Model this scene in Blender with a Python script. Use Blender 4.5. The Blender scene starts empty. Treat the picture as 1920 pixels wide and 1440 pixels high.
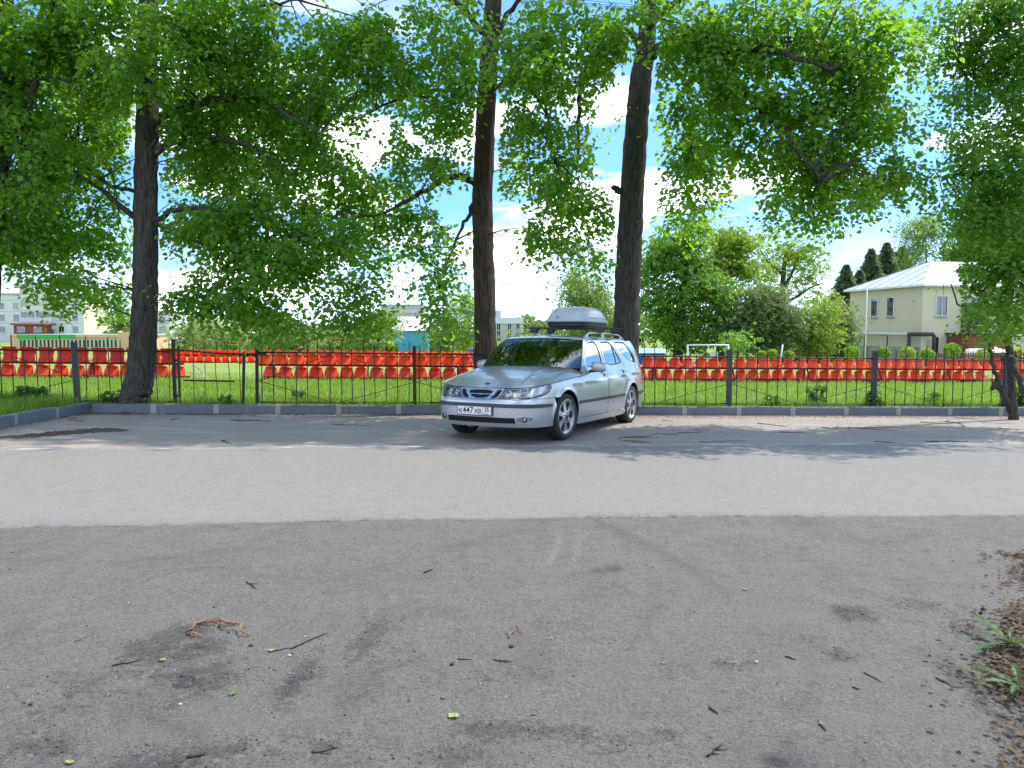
import bpy, bmesh, math, random
import numpy as np
from mathutils import Vector, Matrix
from mathutils.geometry import delaunay_2d_cdt

R = math.radians
rng = np.random.default_rng(7)
random.seed(7)
scene = bpy.context.scene
col = scene.collection

# ------------------------------------------------------------------ camera
CAM_H, CAM_F, PITCH = 1.5, 1440.0, R(3.893)
cam_d = bpy.data.cameras.new('camera')
cam_d.sensor_width = 36.0
cam_d.lens = 36.0 * CAM_F / 1920.0
cam_d.clip_start, cam_d.clip_end = 0.1, 3000.0
cam = bpy.data.objects.new('camera', cam_d)
cam.location = (0, 0, CAM_H)
cam.rotation_euler = (R(90) - PITCH, 0, 0)
col.objects.link(cam)
scene.camera = cam

# ------------------------------------------------------------------ sky, sun, exposure
SUN = Vector((0.50, 0.26, 0.826)).normalized()
sun_el = math.asin(SUN.z)
sun_az = math.atan2(SUN.x, SUN.y)
world = bpy.data.worlds.new('World')
scene.world = world
world.use_nodes = True
wt = world.node_tree
wt.nodes.clear()
def wn(t, **kw):
    n = wt.nodes.new(t)
    for k, v in kw.items(): setattr(n, k, v)
    return n
w_out = wn('ShaderNodeOutputWorld')
w_bg = wn('ShaderNodeBackground')
w_sky = wn('ShaderNodeTexSky', sky_type='NISHITA', sun_disc=False)
w_sky.sun_elevation = sun_el
w_sky.sun_rotation = sun_az
w_sky.air_density, w_sky.dust_density, w_sky.ozone_density = 0.8, 0.0, 2.0
w_tc = wn('ShaderNodeTexCoord')
w_sep = wn('ShaderNodeSeparateXYZ')
w_z = wn('ShaderNodeMath', operation='ADD'); w_z.inputs[1].default_value = 0.22
w_dx = wn('ShaderNodeMath', operation='DIVIDE')
w_dy = wn('ShaderNodeMath', operation='DIVIDE')
w_cmb = wn('ShaderNodeCombineXYZ')
w_v = wn('ShaderNodeVectorMath', operation='ADD'); w_v.inputs[1].default_value = (0, 0, 0.20)   # clear air: little milky glow at the horizon
w_vn = wn('ShaderNodeVectorMath', operation='NORMALIZE')
w_noise = wn('ShaderNodeTexNoise')
w_noise.inputs['Scale'].default_value = 1.15
w_noise.inputs['Detail'].default_value = 9.0
w_noise.inputs['Roughness'].default_value = 0.55
w_noise.inputs['Distortion'].default_value = 0.25
w_ramp = wn('ShaderNodeValToRGB')
w_ramp.color_ramp.elements[0].position = 0.49
w_ramp.color_ramp.elements[1].position = 0.63
w_n2 = wn('ShaderNodeTexNoise')
w_n2.inputs['Scale'].default_value = 2.6
w_n2.inputs['Detail'].default_value = 6.0
w_cl = wn('ShaderNodeMixRGB')
w_cl.inputs['Color1'].default_value = (2.9, 3.15, 3.5, 1)
w_cl.inputs['Color2'].default_value = (13.5, 13.5, 13.5, 1)
w_mix = wn('ShaderNodeMixRGB')
w_bg.inputs['Strength'].default_value = 0.15
L = wt.links.new
L(w_tc.outputs['Generated'], w_sep.inputs[0])
L(w_tc.outputs['Generated'], w_v.inputs[0]); L(w_v.outputs[0], w_vn.inputs[0]); L(w_vn.outputs[0], w_sky.inputs[0])
L(w_sep.outputs['Z'], w_z.inputs[0])
L(w_sep.outputs['X'], w_dx.inputs[0]); L(w_z.outputs[0], w_dx.inputs[1])
L(w_sep.outputs['Y'], w_dy.inputs[0]); L(w_z.outputs[0], w_dy.inputs[1])
L(w_dx.outputs[0], w_cmb.inputs[0]); L(w_dy.outputs[0], w_cmb.inputs[1])
w_cmb.inputs[2].default_value = 6.1
L(w_cmb.outputs[0], w_noise.inputs['Vector']); L(w_cmb.outputs[0], w_n2.inputs['Vector'])
L(w_noise.outputs['Fac'], w_ramp.inputs[0])
w_r2 = wn('ShaderNodeValToRGB')
w_r2.color_ramp.elements[0].position = 0.30; w_r2.color_ramp.elements[1].position = 0.56
L(w_n2.outputs['Fac'], w_r2.inputs[0]); L(w_r2.outputs['Color'], w_cl.inputs['Fac'])
w_h = wn('ShaderNodeMapRange'); w_h.interpolation_type = 'SMOOTHSTEP'   # clouds stack up towards the horizon
for i_, v_ in ((1, 0.0), (2, 0.16), (3, 0.35), (4, 0.0)): w_h.inputs[i_].default_value = v_
w_mx = wn('ShaderNodeMath', operation='MAXIMUM')
L(w_sep.outputs['Z'], w_h.inputs[0]); L(w_h.outputs[0], w_mx.inputs[0]); L(w_ramp.outputs['Color'], w_mx.inputs[1])
L(w_mx.outputs[0], w_mix.inputs['Fac'])
w_tint = wn('ShaderNodeMixRGB', blend_type='MULTIPLY'); w_tint.inputs['Fac'].default_value = 1.0
w_tint.inputs['Color2'].default_value = (0.78, 1.06, 1.09, 1)      # clear, slightly cyan blue of the day
L(w_sky.outputs[0], w_tint.inputs['Color1']); L(w_tint.outputs[0], w_mix.inputs['Color1']); L(w_cl.outputs[0], w_mix.inputs['Color2'])
L(w_mix.outputs[0], w_bg.inputs['Color']); L(w_bg.outputs[0], w_out.inputs[0])

sun_d = bpy.data.lights.new('sun', 'SUN')
sun_d.energy, sun_d.angle, sun_d.color = 2.7, R(0.6), (1.0, 0.93, 0.83)
sun = bpy.data.objects.new('sun', sun_d)
sun.rotation_euler = SUN.to_track_quat('Z', 'Y').to_euler()
col.objects.link(sun)

scene.render.engine = 'CYCLES'
scene.cycles.use_denoising = True
scene.cycles.max_bounces = 8
scene.cycles.transparent_max_bounces = 12
scene.cycles.transmission_bounces = 4
scene.cycles.caustics_reflective = scene.cycles.caustics_refractive = False
vs = scene.view_settings
vs.view_transform = 'Standard'
vs.look = 'None'
vs.exposure = 1.2
vs.gamma = 1.0
vs.use_curve_mapping = False

# ------------------------------------------------------------------ helpers
def ss(a, b, v):
    t = np.clip((v - a) / (b - a), 0, 1)
    return t * t * (3 - 2 * t)
def gz(x, y):
    """height of the land: falls gently to the right and away over the pitch"""
    return (-0.013 * np.clip(x, -15, 15) - 0.05 * ss(12.2, 14.2, np.asarray(y, float))
            - 0.02 * np.clip(np.asarray(y, float) - 22, 0, 50))
def at(px, py, Y):
    dx, dy = (px - 960) / CAM_F, (720 - py) / CAM_F
    r = (dx, math.cos(PITCH) + dy * math.sin(PITCH), -math.sin(PITCH) + dy * math.cos(PITCH))
    t = Y / r[1]
    return Vector((r[0] * t, Y, CAM_H + r[2] * t))
def gp(px, py):
    Y = 8.0
    for _ in range(40):
        p = at(px, py, 10.0)
        d = (p.x / 10.0, (p.z - CAM_H) / 10.0)
        z = float(gz(d[0] * Y, Y))
        Y = 0.5 * Y + 0.5 * min(200.0, max(0.5, (z - CAM_H) / min(d[1], -1e-4)))
    return Vector((d[0] * Y, Y, float(gz(d[0] * Y, Y))))

class MB:
    """collects faces; build() links them as one mesh object"""
    def __init__(s): s.v, s.f, s.m = [], [], []
    def add(s, verts, faces, mi=0):
        o = len(s.v)
        s.v.extend([tuple(v) for v in verts])
        s.f.extend([tuple(i + o for i in f) for f in faces])
        s.m.extend([mi] * len(faces))
        return s
    def box(s, c, d, mi=0, rz=0.0, M=None):
        x, y, z = d[0] / 2, d[1] / 2, d[2] / 2
        P = [Vector((i * x, j * y, k * z)) for k in (-1, 1) for j in (-1, 1) for i in (-1, 1)]
        if rz: P = [Matrix.Rotation(rz, 3, 'Z') @ p for p in P]
        if M is not None: P = [M @ p for p in P]
        P = [p + Vector(c) for p in P]
        return s.add(P, [(0, 2, 3, 1), (4, 5, 7, 6), (0, 1, 5, 4), (2, 6, 7, 3), (0, 4, 6, 2), (1, 3, 7, 5)], mi)
    def bar(s, a, b, w, h=None, mi=0):
        """rectangular bar from a to b"""
        a, b = Vector(a), Vector(b); h = h or w
        d = (b - a).normalized()
        up = Vector((0, 0, 1)) if abs(d.z) < 0.9 else Vector((0, 1, 0))
        sx = d.cross(up).normalized(); sz = sx.cross(d)
        P = [q + sx * i * w / 2 + sz * k * h / 2 for q in (a, b) for i, k in ((-1, -1), (1, -1), (1, 1), (-1, 1))]
        return s.add(P, [(0, 1, 2, 3), (7, 6, 5, 4), (0, 4, 5, 1), (1, 5, 6, 2), (2, 6, 7, 3), (3, 7, 4, 0)], mi)
    def tube(s, pts, rad, n=8, mi=0, caps=True, jit=0.0, lobes=0.0):
        pts = [Vector(p) for p in pts]
        if not hasattr(rad, '__len__'): rad = [rad] * len(pts)
        V, F = [], []
        t = (pts[1] - pts[0]).normalized()
        x = t.cross(Vector((0.31, 0.95, 0.05))).normalized()
        for i, p in enumerate(pts):
            t = (pts[min(i + 1, len(pts) - 1)] - pts[max(i - 1, 0)]).normalized()
            x = (x - t * x.dot(t)).normalized(); y = t.cross(x)
            for k in range(n):
                a = 2 * math.pi * k / n
                r = rad[i] * (1 + (random.uniform(-jit, jit) if jit else 0))
                if lobes: r *= 1 + lobes * (math.sin(3 * a + p.z * 1.1 + pts[0].x) + .7 * math.sin(5 * a - p.z * 2.3) + .6 * math.sin(2 * a + p.z * 3.7 + 1) * math.sin(p.z * 1.9))
                V.append(p + x * math.cos(a) * r + y * math.sin(a) * r)
        for i in range(len(pts) - 1):
            for k in range(n):
                k2 = (k + 1) % n
                F.append((i * n + k, i * n + k2, (i + 1) * n + k2, (i + 1) * n + k))
        if caps:
            F.append(tuple(range(n))[::-1]); F.append(tuple((len(pts) - 1) * n + k for k in range(n)))
        return s.add(V, F, mi)
    def lathe(s, prof, n=32, axis='X', c=(0, 0, 0), mi=0):
        """prof: (along, radius) pairs"""
        V, F = [], []
        for a, r in prof:
            for k in range(n):
                t = 2 * math.pi * k / n
                q = (a, r * math.cos(t), r * math.sin(t)) if axis == 'X' else ((r * math.cos(t), r * math.sin(t), a) if axis == 'Z' else (r * math.cos(t), a, r * math.sin(t)))
                V.append((q[0] + c[0], q[1] + c[1], q[2] + c[2]))
        for i in range(len(prof) - 1):
            for k in range(n):
                k2 = (k + 1) % n
                F.append((i * n + k, i * n + k2, (i + 1) * n + k2, (i + 1) * n + k))
        return s.add(V, F, mi)
    def loft(s, rings, close=True, caps=True, mi=0):
        n = len(rings[0]); V = [p for r in rings for p in r]; F = []
        for i in range(len(rings) - 1):
            for k in range(n if close else n - 1):
                k2 = (k + 1) % n
                F.append((i * n + k, i * n + k2, (i + 1) * n + k2, (i + 1) * n + k))
        if caps:
            F.append(tuple(range(n))[::-1]); F.append(tuple((len(rings) - 1) * n + k for k in range(n)))
        return s.add(V, F, mi)
    def mesh(s, name, mats, smooth=False, angle=None):
        me = bpy.data.meshes.new(name)
        me.from_pydata(s.v, [], s.f)
        for m in (mats if isinstance(mats, (list, tuple)) else [mats]): me.materials.append(m)
        me.polygons.foreach_set('material_index', s.m)
        me.polygons.foreach_set('use_smooth', [smooth] * len(s.f))
        me.update()
        if smooth and angle: me.set_sharp_from_angle(angle=R(angle))
        return me
    def build(s, name, mats, parent=None, smooth=False, angle=None, bevel=0):
        o = bpy.data.objects.new(name, s.mesh(name, mats, smooth, angle))
        col.objects.link(o)
        if parent is not None: o.parent = parent
        if bevel:
            b = o.modifiers.new('bevel', 'BEVEL'); b.width = bevel; b.segments = 2; b.limit_method = 'ANGLE'; b.angle_limit = R(40)
        return o
def tag(o, label=None, cat=None, group=None, kind=None):
    if label: o['label'] = label
    if cat: o['category'] = cat
    if group: o['group'] = group
    if kind: o['kind'] = kind
    return o
def empty(name, loc=(0, 0, 0), rz=0.0, label=None, cat=None, group=None, kind=None):
    o = bpy.data.objects.new(name, None)
    o.empty_display_size = 0.2
    o.location = loc; o.rotation_euler = (0, 0, rz)
    col.objects.link(o)
    return tag(o, label, cat, group, kind)
def link_mesh(name, me, parent=None, loc=None, rot=None, scale=None):
    o = bpy.data.objects.new(name, me)
    col.objects.link(o)
    if parent is not None: o.parent = parent
    if loc is not None: o.location = loc
    if rot is not None: o.rotation_euler = rot
    if scale is not None: o.scale = scale
    return o
def np_mesh(name, V, quads, mats, attr=None, smooth=False):
    """fast mesh from numpy vertices (n,3) and faces (m,k)"""
    me = bpy.data.meshes.new(name)
    V = np.ascontiguousarray(V, np.float32); Q = np.ascontiguousarray(quads, np.int32)
    m, k = Q.shape
    me.vertices.add(len(V)); me.vertices.foreach_set('co', V.ravel())
    me.loops.add(m * k); me.loops.foreach_set('vertex_index', Q.ravel())
    me.polygons.add(m); me.polygons.foreach_set('loop_start', np.arange(0, m * k, k, dtype=np.int32))
    me.polygons.foreach_set('use_smooth', np.full(m, smooth))
    for mm in (mats if isinstance(mats, (list, tuple)) else [mats]): me.materials.append(mm)
    if attr is not None:
        for nm, a in attr.items():
            at_ = me.attributes.new(nm, 'FLOAT', 'POINT'); at_.data.foreach_set('value', np.ascontiguousarray(a, np.float32))
    me.update(calc_edges=True)
    return me

# ------------------------------------------------------------------ materials
class NT:
    def __init__(s, name):
        s.m = bpy.data.materials.new(name); s.m.use_nodes = True
        s.t = s.m.node_tree; s.t.nodes.clear()
        s.out = s.t.nodes.new('ShaderNodeOutputMaterial')
    def n(s, typ, ins=None, **kw):
        nd = s.t.nodes.new('ShaderNode' + typ)
        for k, v in kw.items(): setattr(nd, k, v)
        for k, v in (ins or {}).items():
            sock = nd.inputs[k]
            if hasattr(v, 'outputs'): v = v.outputs[0]
            if isinstance(v, bpy.types.NodeSocket): s.t.links.new(v, sock)
            else: sock.default_value = v
        return nd
    def coord(s, kind='Object', scale=None):
        c = s.n('TexCoord').outputs[kind]
        if scale is None: return c
        mp = s.n('Mapping', {'Vector': c, 'Scale': scale})
        return mp.outputs[0]
    def noise(s, vec, scale, detail=4, rough=0.55, dist=0.0):
        return s.n('TexNoise', {'Vector': vec, 'Scale': scale, 'Detail': detail, 'Roughness': rough, 'Distortion': dist}).outputs['Fac']
    def ramp(s, fac, stops):
        r = s.n('ValToRGB', {'Fac': fac})
        e = r.color_ramp.elements
        while len(e) < len(stops): e.new(0.5)
        for i, (p, c) in enumerate(stops):
            e[i].position = p; e[i].color = (*c, 1) if not isinstance(c, (int, float)) else (c, c, c, 1)
        return r.outputs['Color']
    def mix(s, fac, a, b, mode='MIX'):
        f = lambda c: (*c, 1) if isinstance(c, tuple) and len(c) == 3 else c
        return s.n('MixRGB', {'Fac': fac, 'Color1': f(a), 'Color2': f(b)}, blend_type=mode).outputs[0]
    def math(s, op, a, b=0.0, clamp=False):
        return s.n('Math', {0: a, 1: b}, operation=op, use_clamp=clamp).outputs[0]
    def attr(s, name):
        return s.n('Attribute', attribute_name=name).outputs['Fac']
    def bump(s, h, strength=0.3, dist=0.02):
        return s.n('Bump', {'Height': h, 'Strength': strength, 'Distance': dist}).outputs[0]
    def principled(s, color, rough=0.6, metal=0.0, normal=None, spec=0.5, coat=0.0, **extra):
        ins = {'Base Color': (*color, 1) if isinstance(color, tuple) and len(color) == 3 else color, 'Roughness': rough, 'Metallic': metal, 'Specular IOR Level': spec}
        if normal is not None: ins['Normal'] = normal
        if coat: ins['Coat Weight'] = coat; ins['Coat Roughness'] = 0.04
        ins.update(extra)
        return s.n('BsdfPrincipled', ins)
    def end(s, sh):
        s.t.links.new(sh.outputs[0] if hasattr(sh, 'outputs') else sh, s.out.inputs[0])
        return s.m
def simple(name, color, rough=0.6, metal=0.0, spec=0.5, coat=0.0, var=0.12, vscale=3.0, bump=0.0, bscale=40.0):
    """plain material with a little cloudy variation of tone and fine relief"""
    t = NT(name); c = t.coord()
    dark = tuple(v * (1 - var) for v in color); lite = tuple(min(1, v * (1 + var)) for v in color)
    k = t.mix(t.noise(c, vscale, 5), dark, lite)
    nrm = t.bump(t.noise(c, bscale, 3), bump, 0.01) if bump else None
    return t.end(t.principled(k, rough, metal, nrm, spec, coat))
# ================================================================== the land, the asphalt, the kerb
KX0 = -7.5
def kerb_y(x): return 14.3 + 0.10 * np.asarray(x, float)
def lz(x, y):
    """land height with the verge raised behind the kerb"""
    x = np.asarray(x, float); y = np.asarray(y, float)
    beh = np.maximum(ss(kerb_y(x) + 0.05, kerb_y(x) + 0.30, y), ss(-KX0 + 0.05, -KX0 + 0.3, -x) * ss(9.6, 10.4, y))
    return gz(x, y) + 0.13 * beh * (1 - ss(17, 24, y))

def sheet(name, xs, ys, zf, m, attr=None):
    X, Y = np.meshgrid(np.asarray(xs), np.asarray(ys))
    Z = zf(X, Y)
    V = np.stack([X, Y, Z], -1).reshape(-1, 3)
    nx, ny = len(xs), len(ys)
    i = (np.arange(ny - 1)[:, None] * nx + np.arange(nx - 1)[None]).ravel()
    Q = np.stack([i, i + 1, i + nx + 1, i + nx], -1)
    A = {k: f(V[:, 0], V[:, 1]) for k, f in attr.items()} if attr else None
    return tag(link_mesh(name, np_mesh(name, V, Q, m, A, smooth=True)), kind='structure')

# --- grass covered ground (pitch, verge, everything far)
t = NT('turf'); c = t.coord()
n1, n2, n3 = t.noise(c, 0.09, 5), t.noise(c, 2.2, 6, 0.65), t.noise(c, 38, 3, 0.7)
k = t.mix(n1, (0.155, 0.245, 0.038), (0.245, 0.320, 0.070))
k = t.mix(t.math('MULTIPLY', n2, 0.55), k, (0.15, 0.225, 0.032))
k = t.mix(t.math('MULTIPLY', n3, 0.35), k, (0.25, 0.27, 0.085))
M_turf = t.end(t.principled(k, 0.9, 0, t.bump(n3, 0.6, 0.03), 0.2))
xs = np.concatenate([-np.geomspace(900, 32, 16), np.arange(-30, 30.1, 0.6), np.geomspace(32, 900, 16)])
ys = np.concatenate([-np.geomspace(300, 8, 10), np.arange(-6, 12, 1.0), np.arange(12, 26, 0.25), np.arange(26, 70, 1.5), np.geomspace(72, 1600, 22)])
sheet('ground', xs, ys, lambda x, y: np.where((y < kerb_y(x) + 0.04) & (x > KX0 - 0.02), gz(x, y) - 0.09, lz(x, y)) - 0.012 * (y < 30), M_turf)

# --- driveway in front: old patched asphalt, with dirt
def blob_mask(lst):
    P = [(gp(px, py), gp(px + rx, py), gp(px, py - ry), a) for px, py, rx, ry, a in lst]
    P = [(p.x, p.y, max(0.02, (q - p).length), max(0.02, (r - p).length), a) for p, q, r, a in P]
    def f(x, y):
        o = np.zeros_like(x)
        for cx, cy, rx, ry, a in P:
            o = np.maximum(o, a * np.exp(-(((x - cx) / rx) ** 2 + ((y - cy) / ry) ** 2)))
        return o
    return f
stains = blob_mask([(330, 1210, 110, 45, .9), (370, 1275, 120, 45, .8), (250, 1255, 200, 60, .45), (560, 1275, 45, 70, .8), (690, 1205, 55, 55, .7),
    (640, 1400, 120, 40, .5), (480, 1410, 140, 40, .6), (940, 1365, 130, 28, .8), (1080, 1375, 60, 25, .8), (1130, 1395, 90, 30, .6), (960, 1265, 120, 30, .55),
    (1600, 1152, 60, 18, .9), (1720, 1135, 60, 18, .8), (1830, 1190, 60, 70, .6), (1860, 1320, 50, 90, .7), (1380, 1245, 60, 16, .8), (1570, 1228, 45, 18, .7),
    (1515, 1195, 40, 14, .5), (120, 1300, 160, 70, .5), (60, 1410, 160, 50, .6), (300, 1430, 160, 40, .6), (740, 1240, 120, 80, .35), (1010, 1170, 60, 18, .45),
    (1640, 1420, 160, 40, .35), (1250, 1390, 120, 40, .5), (860, 1420, 160, 40, .5), (1455, 1430, 25, 14, .9), (100, 1150, 120, 40, .25)])
dusts = blob_mask([(1490, 1150, 160, 18, .8), (1560, 1250, 130, 30, .6), (1750, 1280, 120, 30, .5), (1640, 1345, 150, 25, .6), (330, 1160, 120, 30, .5), (1780, 1090, 160, 15, .5),
    (200, 1380, 120, 30, .4), (560, 1330, 160, 60, .45), (1150, 1260, 140, 60, .35), (1280, 1100, 300, 60, .25), (450, 1350, 90, 40, .5), (700, 1330, 120, 40, .35)])
def line_mask(lines, n=40):
    return blob_mask([(x0 + (x1 - x0) * i / n + bow * math.sin(math.pi * i / n), y0 + (y1 - y0) * i / n, w, w * .8, a) for x0, y0, x1, y1, w, bow, a in lines for i in range(n + 1)])
scuffs = line_mask([(1028, 1056, 1050, 1000, 5, 4, .8), (1072, 1056, 1088, 1005, 5, 3, .65), (655, 1125, 660, 1170, 6, 0, .5), (695, 1120, 702, 1165, 7, 0, .55), (735, 1118, 740, 1128, 6, 0, .6), (80, 1180, 130, 1105, 7, 0, .35), (150, 1130, 178, 1118, 6, 0, .5), (1230, 1180, 1300, 1090, 10, 10, .25)])
dark_marks = line_mask([(1120, 978, 1300, 1070, 12, 6, .8), (1300, 1070, 1360, 1110, 12, 0, .5), (1210, 1190, 1230, 1090, 14, 0, .35), (1118, 1070, 1126, 1070, 8, 0, 1.6), (1142, 1066, 1162, 1066, 8, 0, 1.6), (1440, 1425, 1480, 1430, 14, 0, 1.5)])  # dark diagonal streaks and small wet spots in the asphalt colour
t = NT('driveway_asphalt'); c = t.coord()
big, med, fine, grit = t.noise(c, 0.55, 5, 0.6), t.noise(c, 3.2, 6, 0.62), t.noise(c, 55, 4, 0.7), t.noise(c, 190, 2, 0.6)
k = t.mix(big, (0.122, 0.115, 0.107), (0.164, 0.154, 0.142))
k = t.mix(t.ramp(med, [(0.42, 0.0), (0.70, 0.6)]), k, (0.185, 0.174, 0.160))
k = t.mix(t.ramp(t.noise(c, 1.3, 8, 0.7, 0.8), [(0.52, 0.0), (0.66, 0.55)]), k, (0.064, 0.062, 0.060))
k = t.mix(t.math('MULTIPLY', t.ramp(grit, [(0.54, 0.0), (0.62, 1.0)]), 0.6), k, (0.26, 0.255, 0.245))
k = t.mix(t.math('MULTIPLY', t.ramp(fine, [(0.32, 1.0), (0.46, 0.0)]), 0.7), k, (0.042, 0.039, 0.036))
mot = t.noise(c, 11, 7, 0.72, 0.4)
k = t.mix(t.ramp(mot, [(0.30, 0.55), (0.47, 0.0)]), k, (0.072, 0.067, 0.061))
k = t.mix(t.ramp(mot, [(0.56, 0.0), (0.74, 0.5)]), k, (0.215, 0.203, 0.186))
k = t.mix(1.0, k, (1.31, 1.285, 1.25), 'MULTIPLY')
vor = t.n('TexVoronoi', {'Vector': c, 'Scale': 95.0, 'Randomness': 1.0}).outputs['Color']
k = t.mix(0.22, k, t.mix(1.0, k, t.ramp(vor, [(0.15, 0.35), (0.9, 1.9)]), 'MULTIPLY'))
g1, g2 = t.noise(c, 24, 8, 0.78), t.noise(c, 70, 4, 0.7)
gr = t.ramp(t.math('ADD', t.math('MULTIPLY', g1, 0.7), t.math('MULTIPLY', g2, 0.3)), [(0.40, 0.0), (0.60, 1.0)])
dm = t.math('ADD', t.math('MULTIPLY', t.noise(c, 6, 7, 0.72), 0.75), t.math('MULTIPLY', t.attr('dust'), 0.42))
k = t.mix(t.ramp(dm, [(0.46, 0.0), (0.78, 0.85)]), k, (0.230, 0.216, 0.194))
sm = t.math('ADD', t.math('ADD', t.math('MULTIPLY', g1, 0.55), t.math('MULTIPLY', g2, 0.25)), t.math('MULTIPLY', t.math('MULTIPLY', t.attr('stain'), t.ramp(t.noise(c, 5, 6, .7, .6), [(.32, .35), (.62, 1.0)])), 0.35))
st = t.ramp(sm, [(0.53, 0.0), (0.76, 0.85)])
k = t.mix(st, k, (0.034, 0.030, 0.027))
k = t.mix(t.math('MULTIPLY', t.attr('scuff'), t.ramp(t.noise(t.coord(scale=(9, 1, 1)), 16, 4, 0.7), [(0.40, 0.0), (0.55, 1.0)])), k, (0.31, 0.30, 0.28))
k = t.mix(t.math('MULTIPLY', t.attr('dark_mark'), 0.42), k, (0.050, 0.048, 0.047))
hgt = t.math('ADD', t.math('MULTIPLY', fine, 0.6), t.math('ADD', t.math('MULTIPLY', gr, 0.5), t.math('ADD', t.math('MULTIPLY', grit, 0.5), t.math('MULTIPLY', st, 0.8))))
M_drive = t.end(t.principled(k, 0.82, 0, t.bump(hgt, 1.0, 0.020), 0.35))
xs = np.concatenate([np.arange(-30, -4, 1.5), np.arange(-4, 4.6, 0.035), np.arange(5, 30.1, 1.5)])
ys = np.concatenate([np.arange(-10, 2.2, 0.6), np.arange(2.2, 6.4, 0.035), np.arange(6.5, 9.1, 0.6)])
sheet('driveway', xs, ys, lambda x, y: gz(x, y), M_drive, {'stain': stains, 'dust': dusts, 'scuff': scuffs, 'dark_mark': dark_marks})

# --- parking lane by the kerb
t = NT('lane_asphalt'); c = t.coord(); c2 = t.coord(scale=(0.35, 2.2, 1))
big, med, fine = t.noise(c, 0.5, 5), t.noise(c2, 1.5, 7, 0.65, 0.6), t.noise(c, 60, 3, 0.7)
k = t.mix(big, (0.205, 0.188, 0.172), (0.265, 0.240, 0.218))
k = t.mix(t.ramp(med, [(0.50, 0.0), (0.68, 0.8)]), k, (0.34, 0.315, 0.285))
k = t.mix(t.ramp(t.noise(c2, 3.1, 6, 0.7), [(0.62, 0.0), (0.76, 0.7)]), k, (0.085, 0.072, 0.064))
k = t.mix(t.math('MULTIPLY', t.ramp(fine, [(0.32, 1.0), (0.46, 0.0)]), 0.35), k, (0.06, 0.057, 0.055))
dirt = t.math('MULTIPLY', t.attr('kerbdirt'), t.ramp(t.noise(c, 7, 6, 0.7), [(0.34, 0.0), (0.60, 1.0)]))
k = t.mix(dirt, k, (0.062, 0.046, 0.036))
k = t.mix(1.0, k, (1.16, 1.10, 1.05), 'MULTIPLY')
M_lane = t.end(t.principled(k, 0.85, 0, t.bump(fine, 0.5, 0.01), 0.3))
def kdirt(x, y):
    d = np.minimum(kerb_y(x) - y, 60)
    a = np.exp(-np.clip(d, 0, 9) / 0.28)
    a = np.maximum(a, 0.9 * np.exp(-np.clip(x - KX0, 0, 99) / 0.3) * (y < 14))
    return a
xs = np.concatenate([np.arange(-30, -8.5, 1.0), np.arange(-8.5, 14, 0.07), np.arange(14, 30.1, 1.0)])
ys = np.arange(0, 1.0001, 0.0125)
X, T = np.meshgrid(xs, ys)
Y = (9.55 + 0.13 * X) * (1 - T) + (kerb_y(X) + 0.06) * T
V = np.stack([X, Y, gz(X, Y)], -1).reshape(-1, 3)
i = (np.arange(len(ys) - 1)[:, None] * len(xs) + np.arange(len(xs) - 1)[None]).ravel()
Q = np.stack([i, i + 1, i + len(xs) + 1, i + len(xs)], -1)
vis = (V[Q[:, 0], 0] > KX0 - 0.1) | (V[Q[:, 0], 1] < 10.0)
tag(link_mesh('parking_lane', np_mesh('parking_lane', V, Q[vis], M_lane, {'kerbdirt': kdirt(V[:, 0], V[:, 1])}, True)), kind='structure')

# --- the road, a paler layer a centimetre thick with ragged edges
t = NT('road_asphalt'); c = t.coord(); c2 = t.coord(scale=(0.12, 1.0, 1))
big, streak, fine, grit = t.noise(c, 0.4, 4), t.noise(c2, 1.3, 5, 0.6), t.noise(c, 48, 4, 0.75), t.noise(c, 150, 2, 0.6)
k = t.mix(big, (0.165, 0.156, 0.147), (0.215, 0.203, 0.191))
k = t.mix(t.ramp(t.noise(c, 7, 7, .72), [(.34, .5), (.5, 0.0)]), k, (0.125, 0.118, 0.112))
k = t.mix(t.math('MULTIPLY', streak, 0.5), k, (0.190, 0.187, 0.184))
k = t.mix(t.math('MULTIPLY', t.ramp(fine, [(0.33, 1.0), (0.47, 0.0)]), 0.65), k, (0.075, 0.072, 0.070))
k = t.mix(t.math('MULTIPLY', t.ramp(grit, [(0.55, 0.0), (0.66, 1.0)]), 0.5), k, (0.29, 0.285, 0.275))
edge = t.math('MULTIPLY', t.attr('edge'), t.math('MULTIPLY', t.ramp(t.noise(c, 11, 6, 0.75), [(0.42, 0.0), (0.60, 0.8)]), t.ramp(t.noise(c, .9, 3), [(0.40, 0.15), (0.60, 1.0)])))
k = t.mix(edge, k, (0.050, 0.046, 0.043))
pale = t.math('MULTIPLY', t.attr('pale'), t.ramp(t.noise(t.coord(scale=(0.5, 3, 1)), 4.5, 6, 0.75), [(0.46, 0.0), (0.60, 1.0)]))
k = t.mix(pale, k, (0.42, 0.40, 0.38))
k = t.mix(1.0, k, (1.09, 1.085, 1.065), 'MULTIPLY')
M_road = t.end(t.principled(k, 0.85, 0, t.bump(t.math('ADD', fine, t.math('MULTIPLY', grit, 0.5)), 0.5, 0.012), 0.3))
xs = np.concatenate([np.arange(-70, -9, 2.0), np.arange(-9, 9, 0.04), np.arange(9, 70.1, 2.0)])
wob = np.convolve(rng.normal(0, 1, len(xs) + 60), np.ones(9) / 9, 'same')[30:-30] * 0.025 + np.convolve(rng.normal(0, 1, len(xs) + 200), np.ones(81) / 81, 'same')[100:-100] * 0.25
wob2 = np.convolve(rng.normal(0, 1, len(xs) + 60), np.ones(11) / 11, 'same')[30:-30] * 0.03
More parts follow.
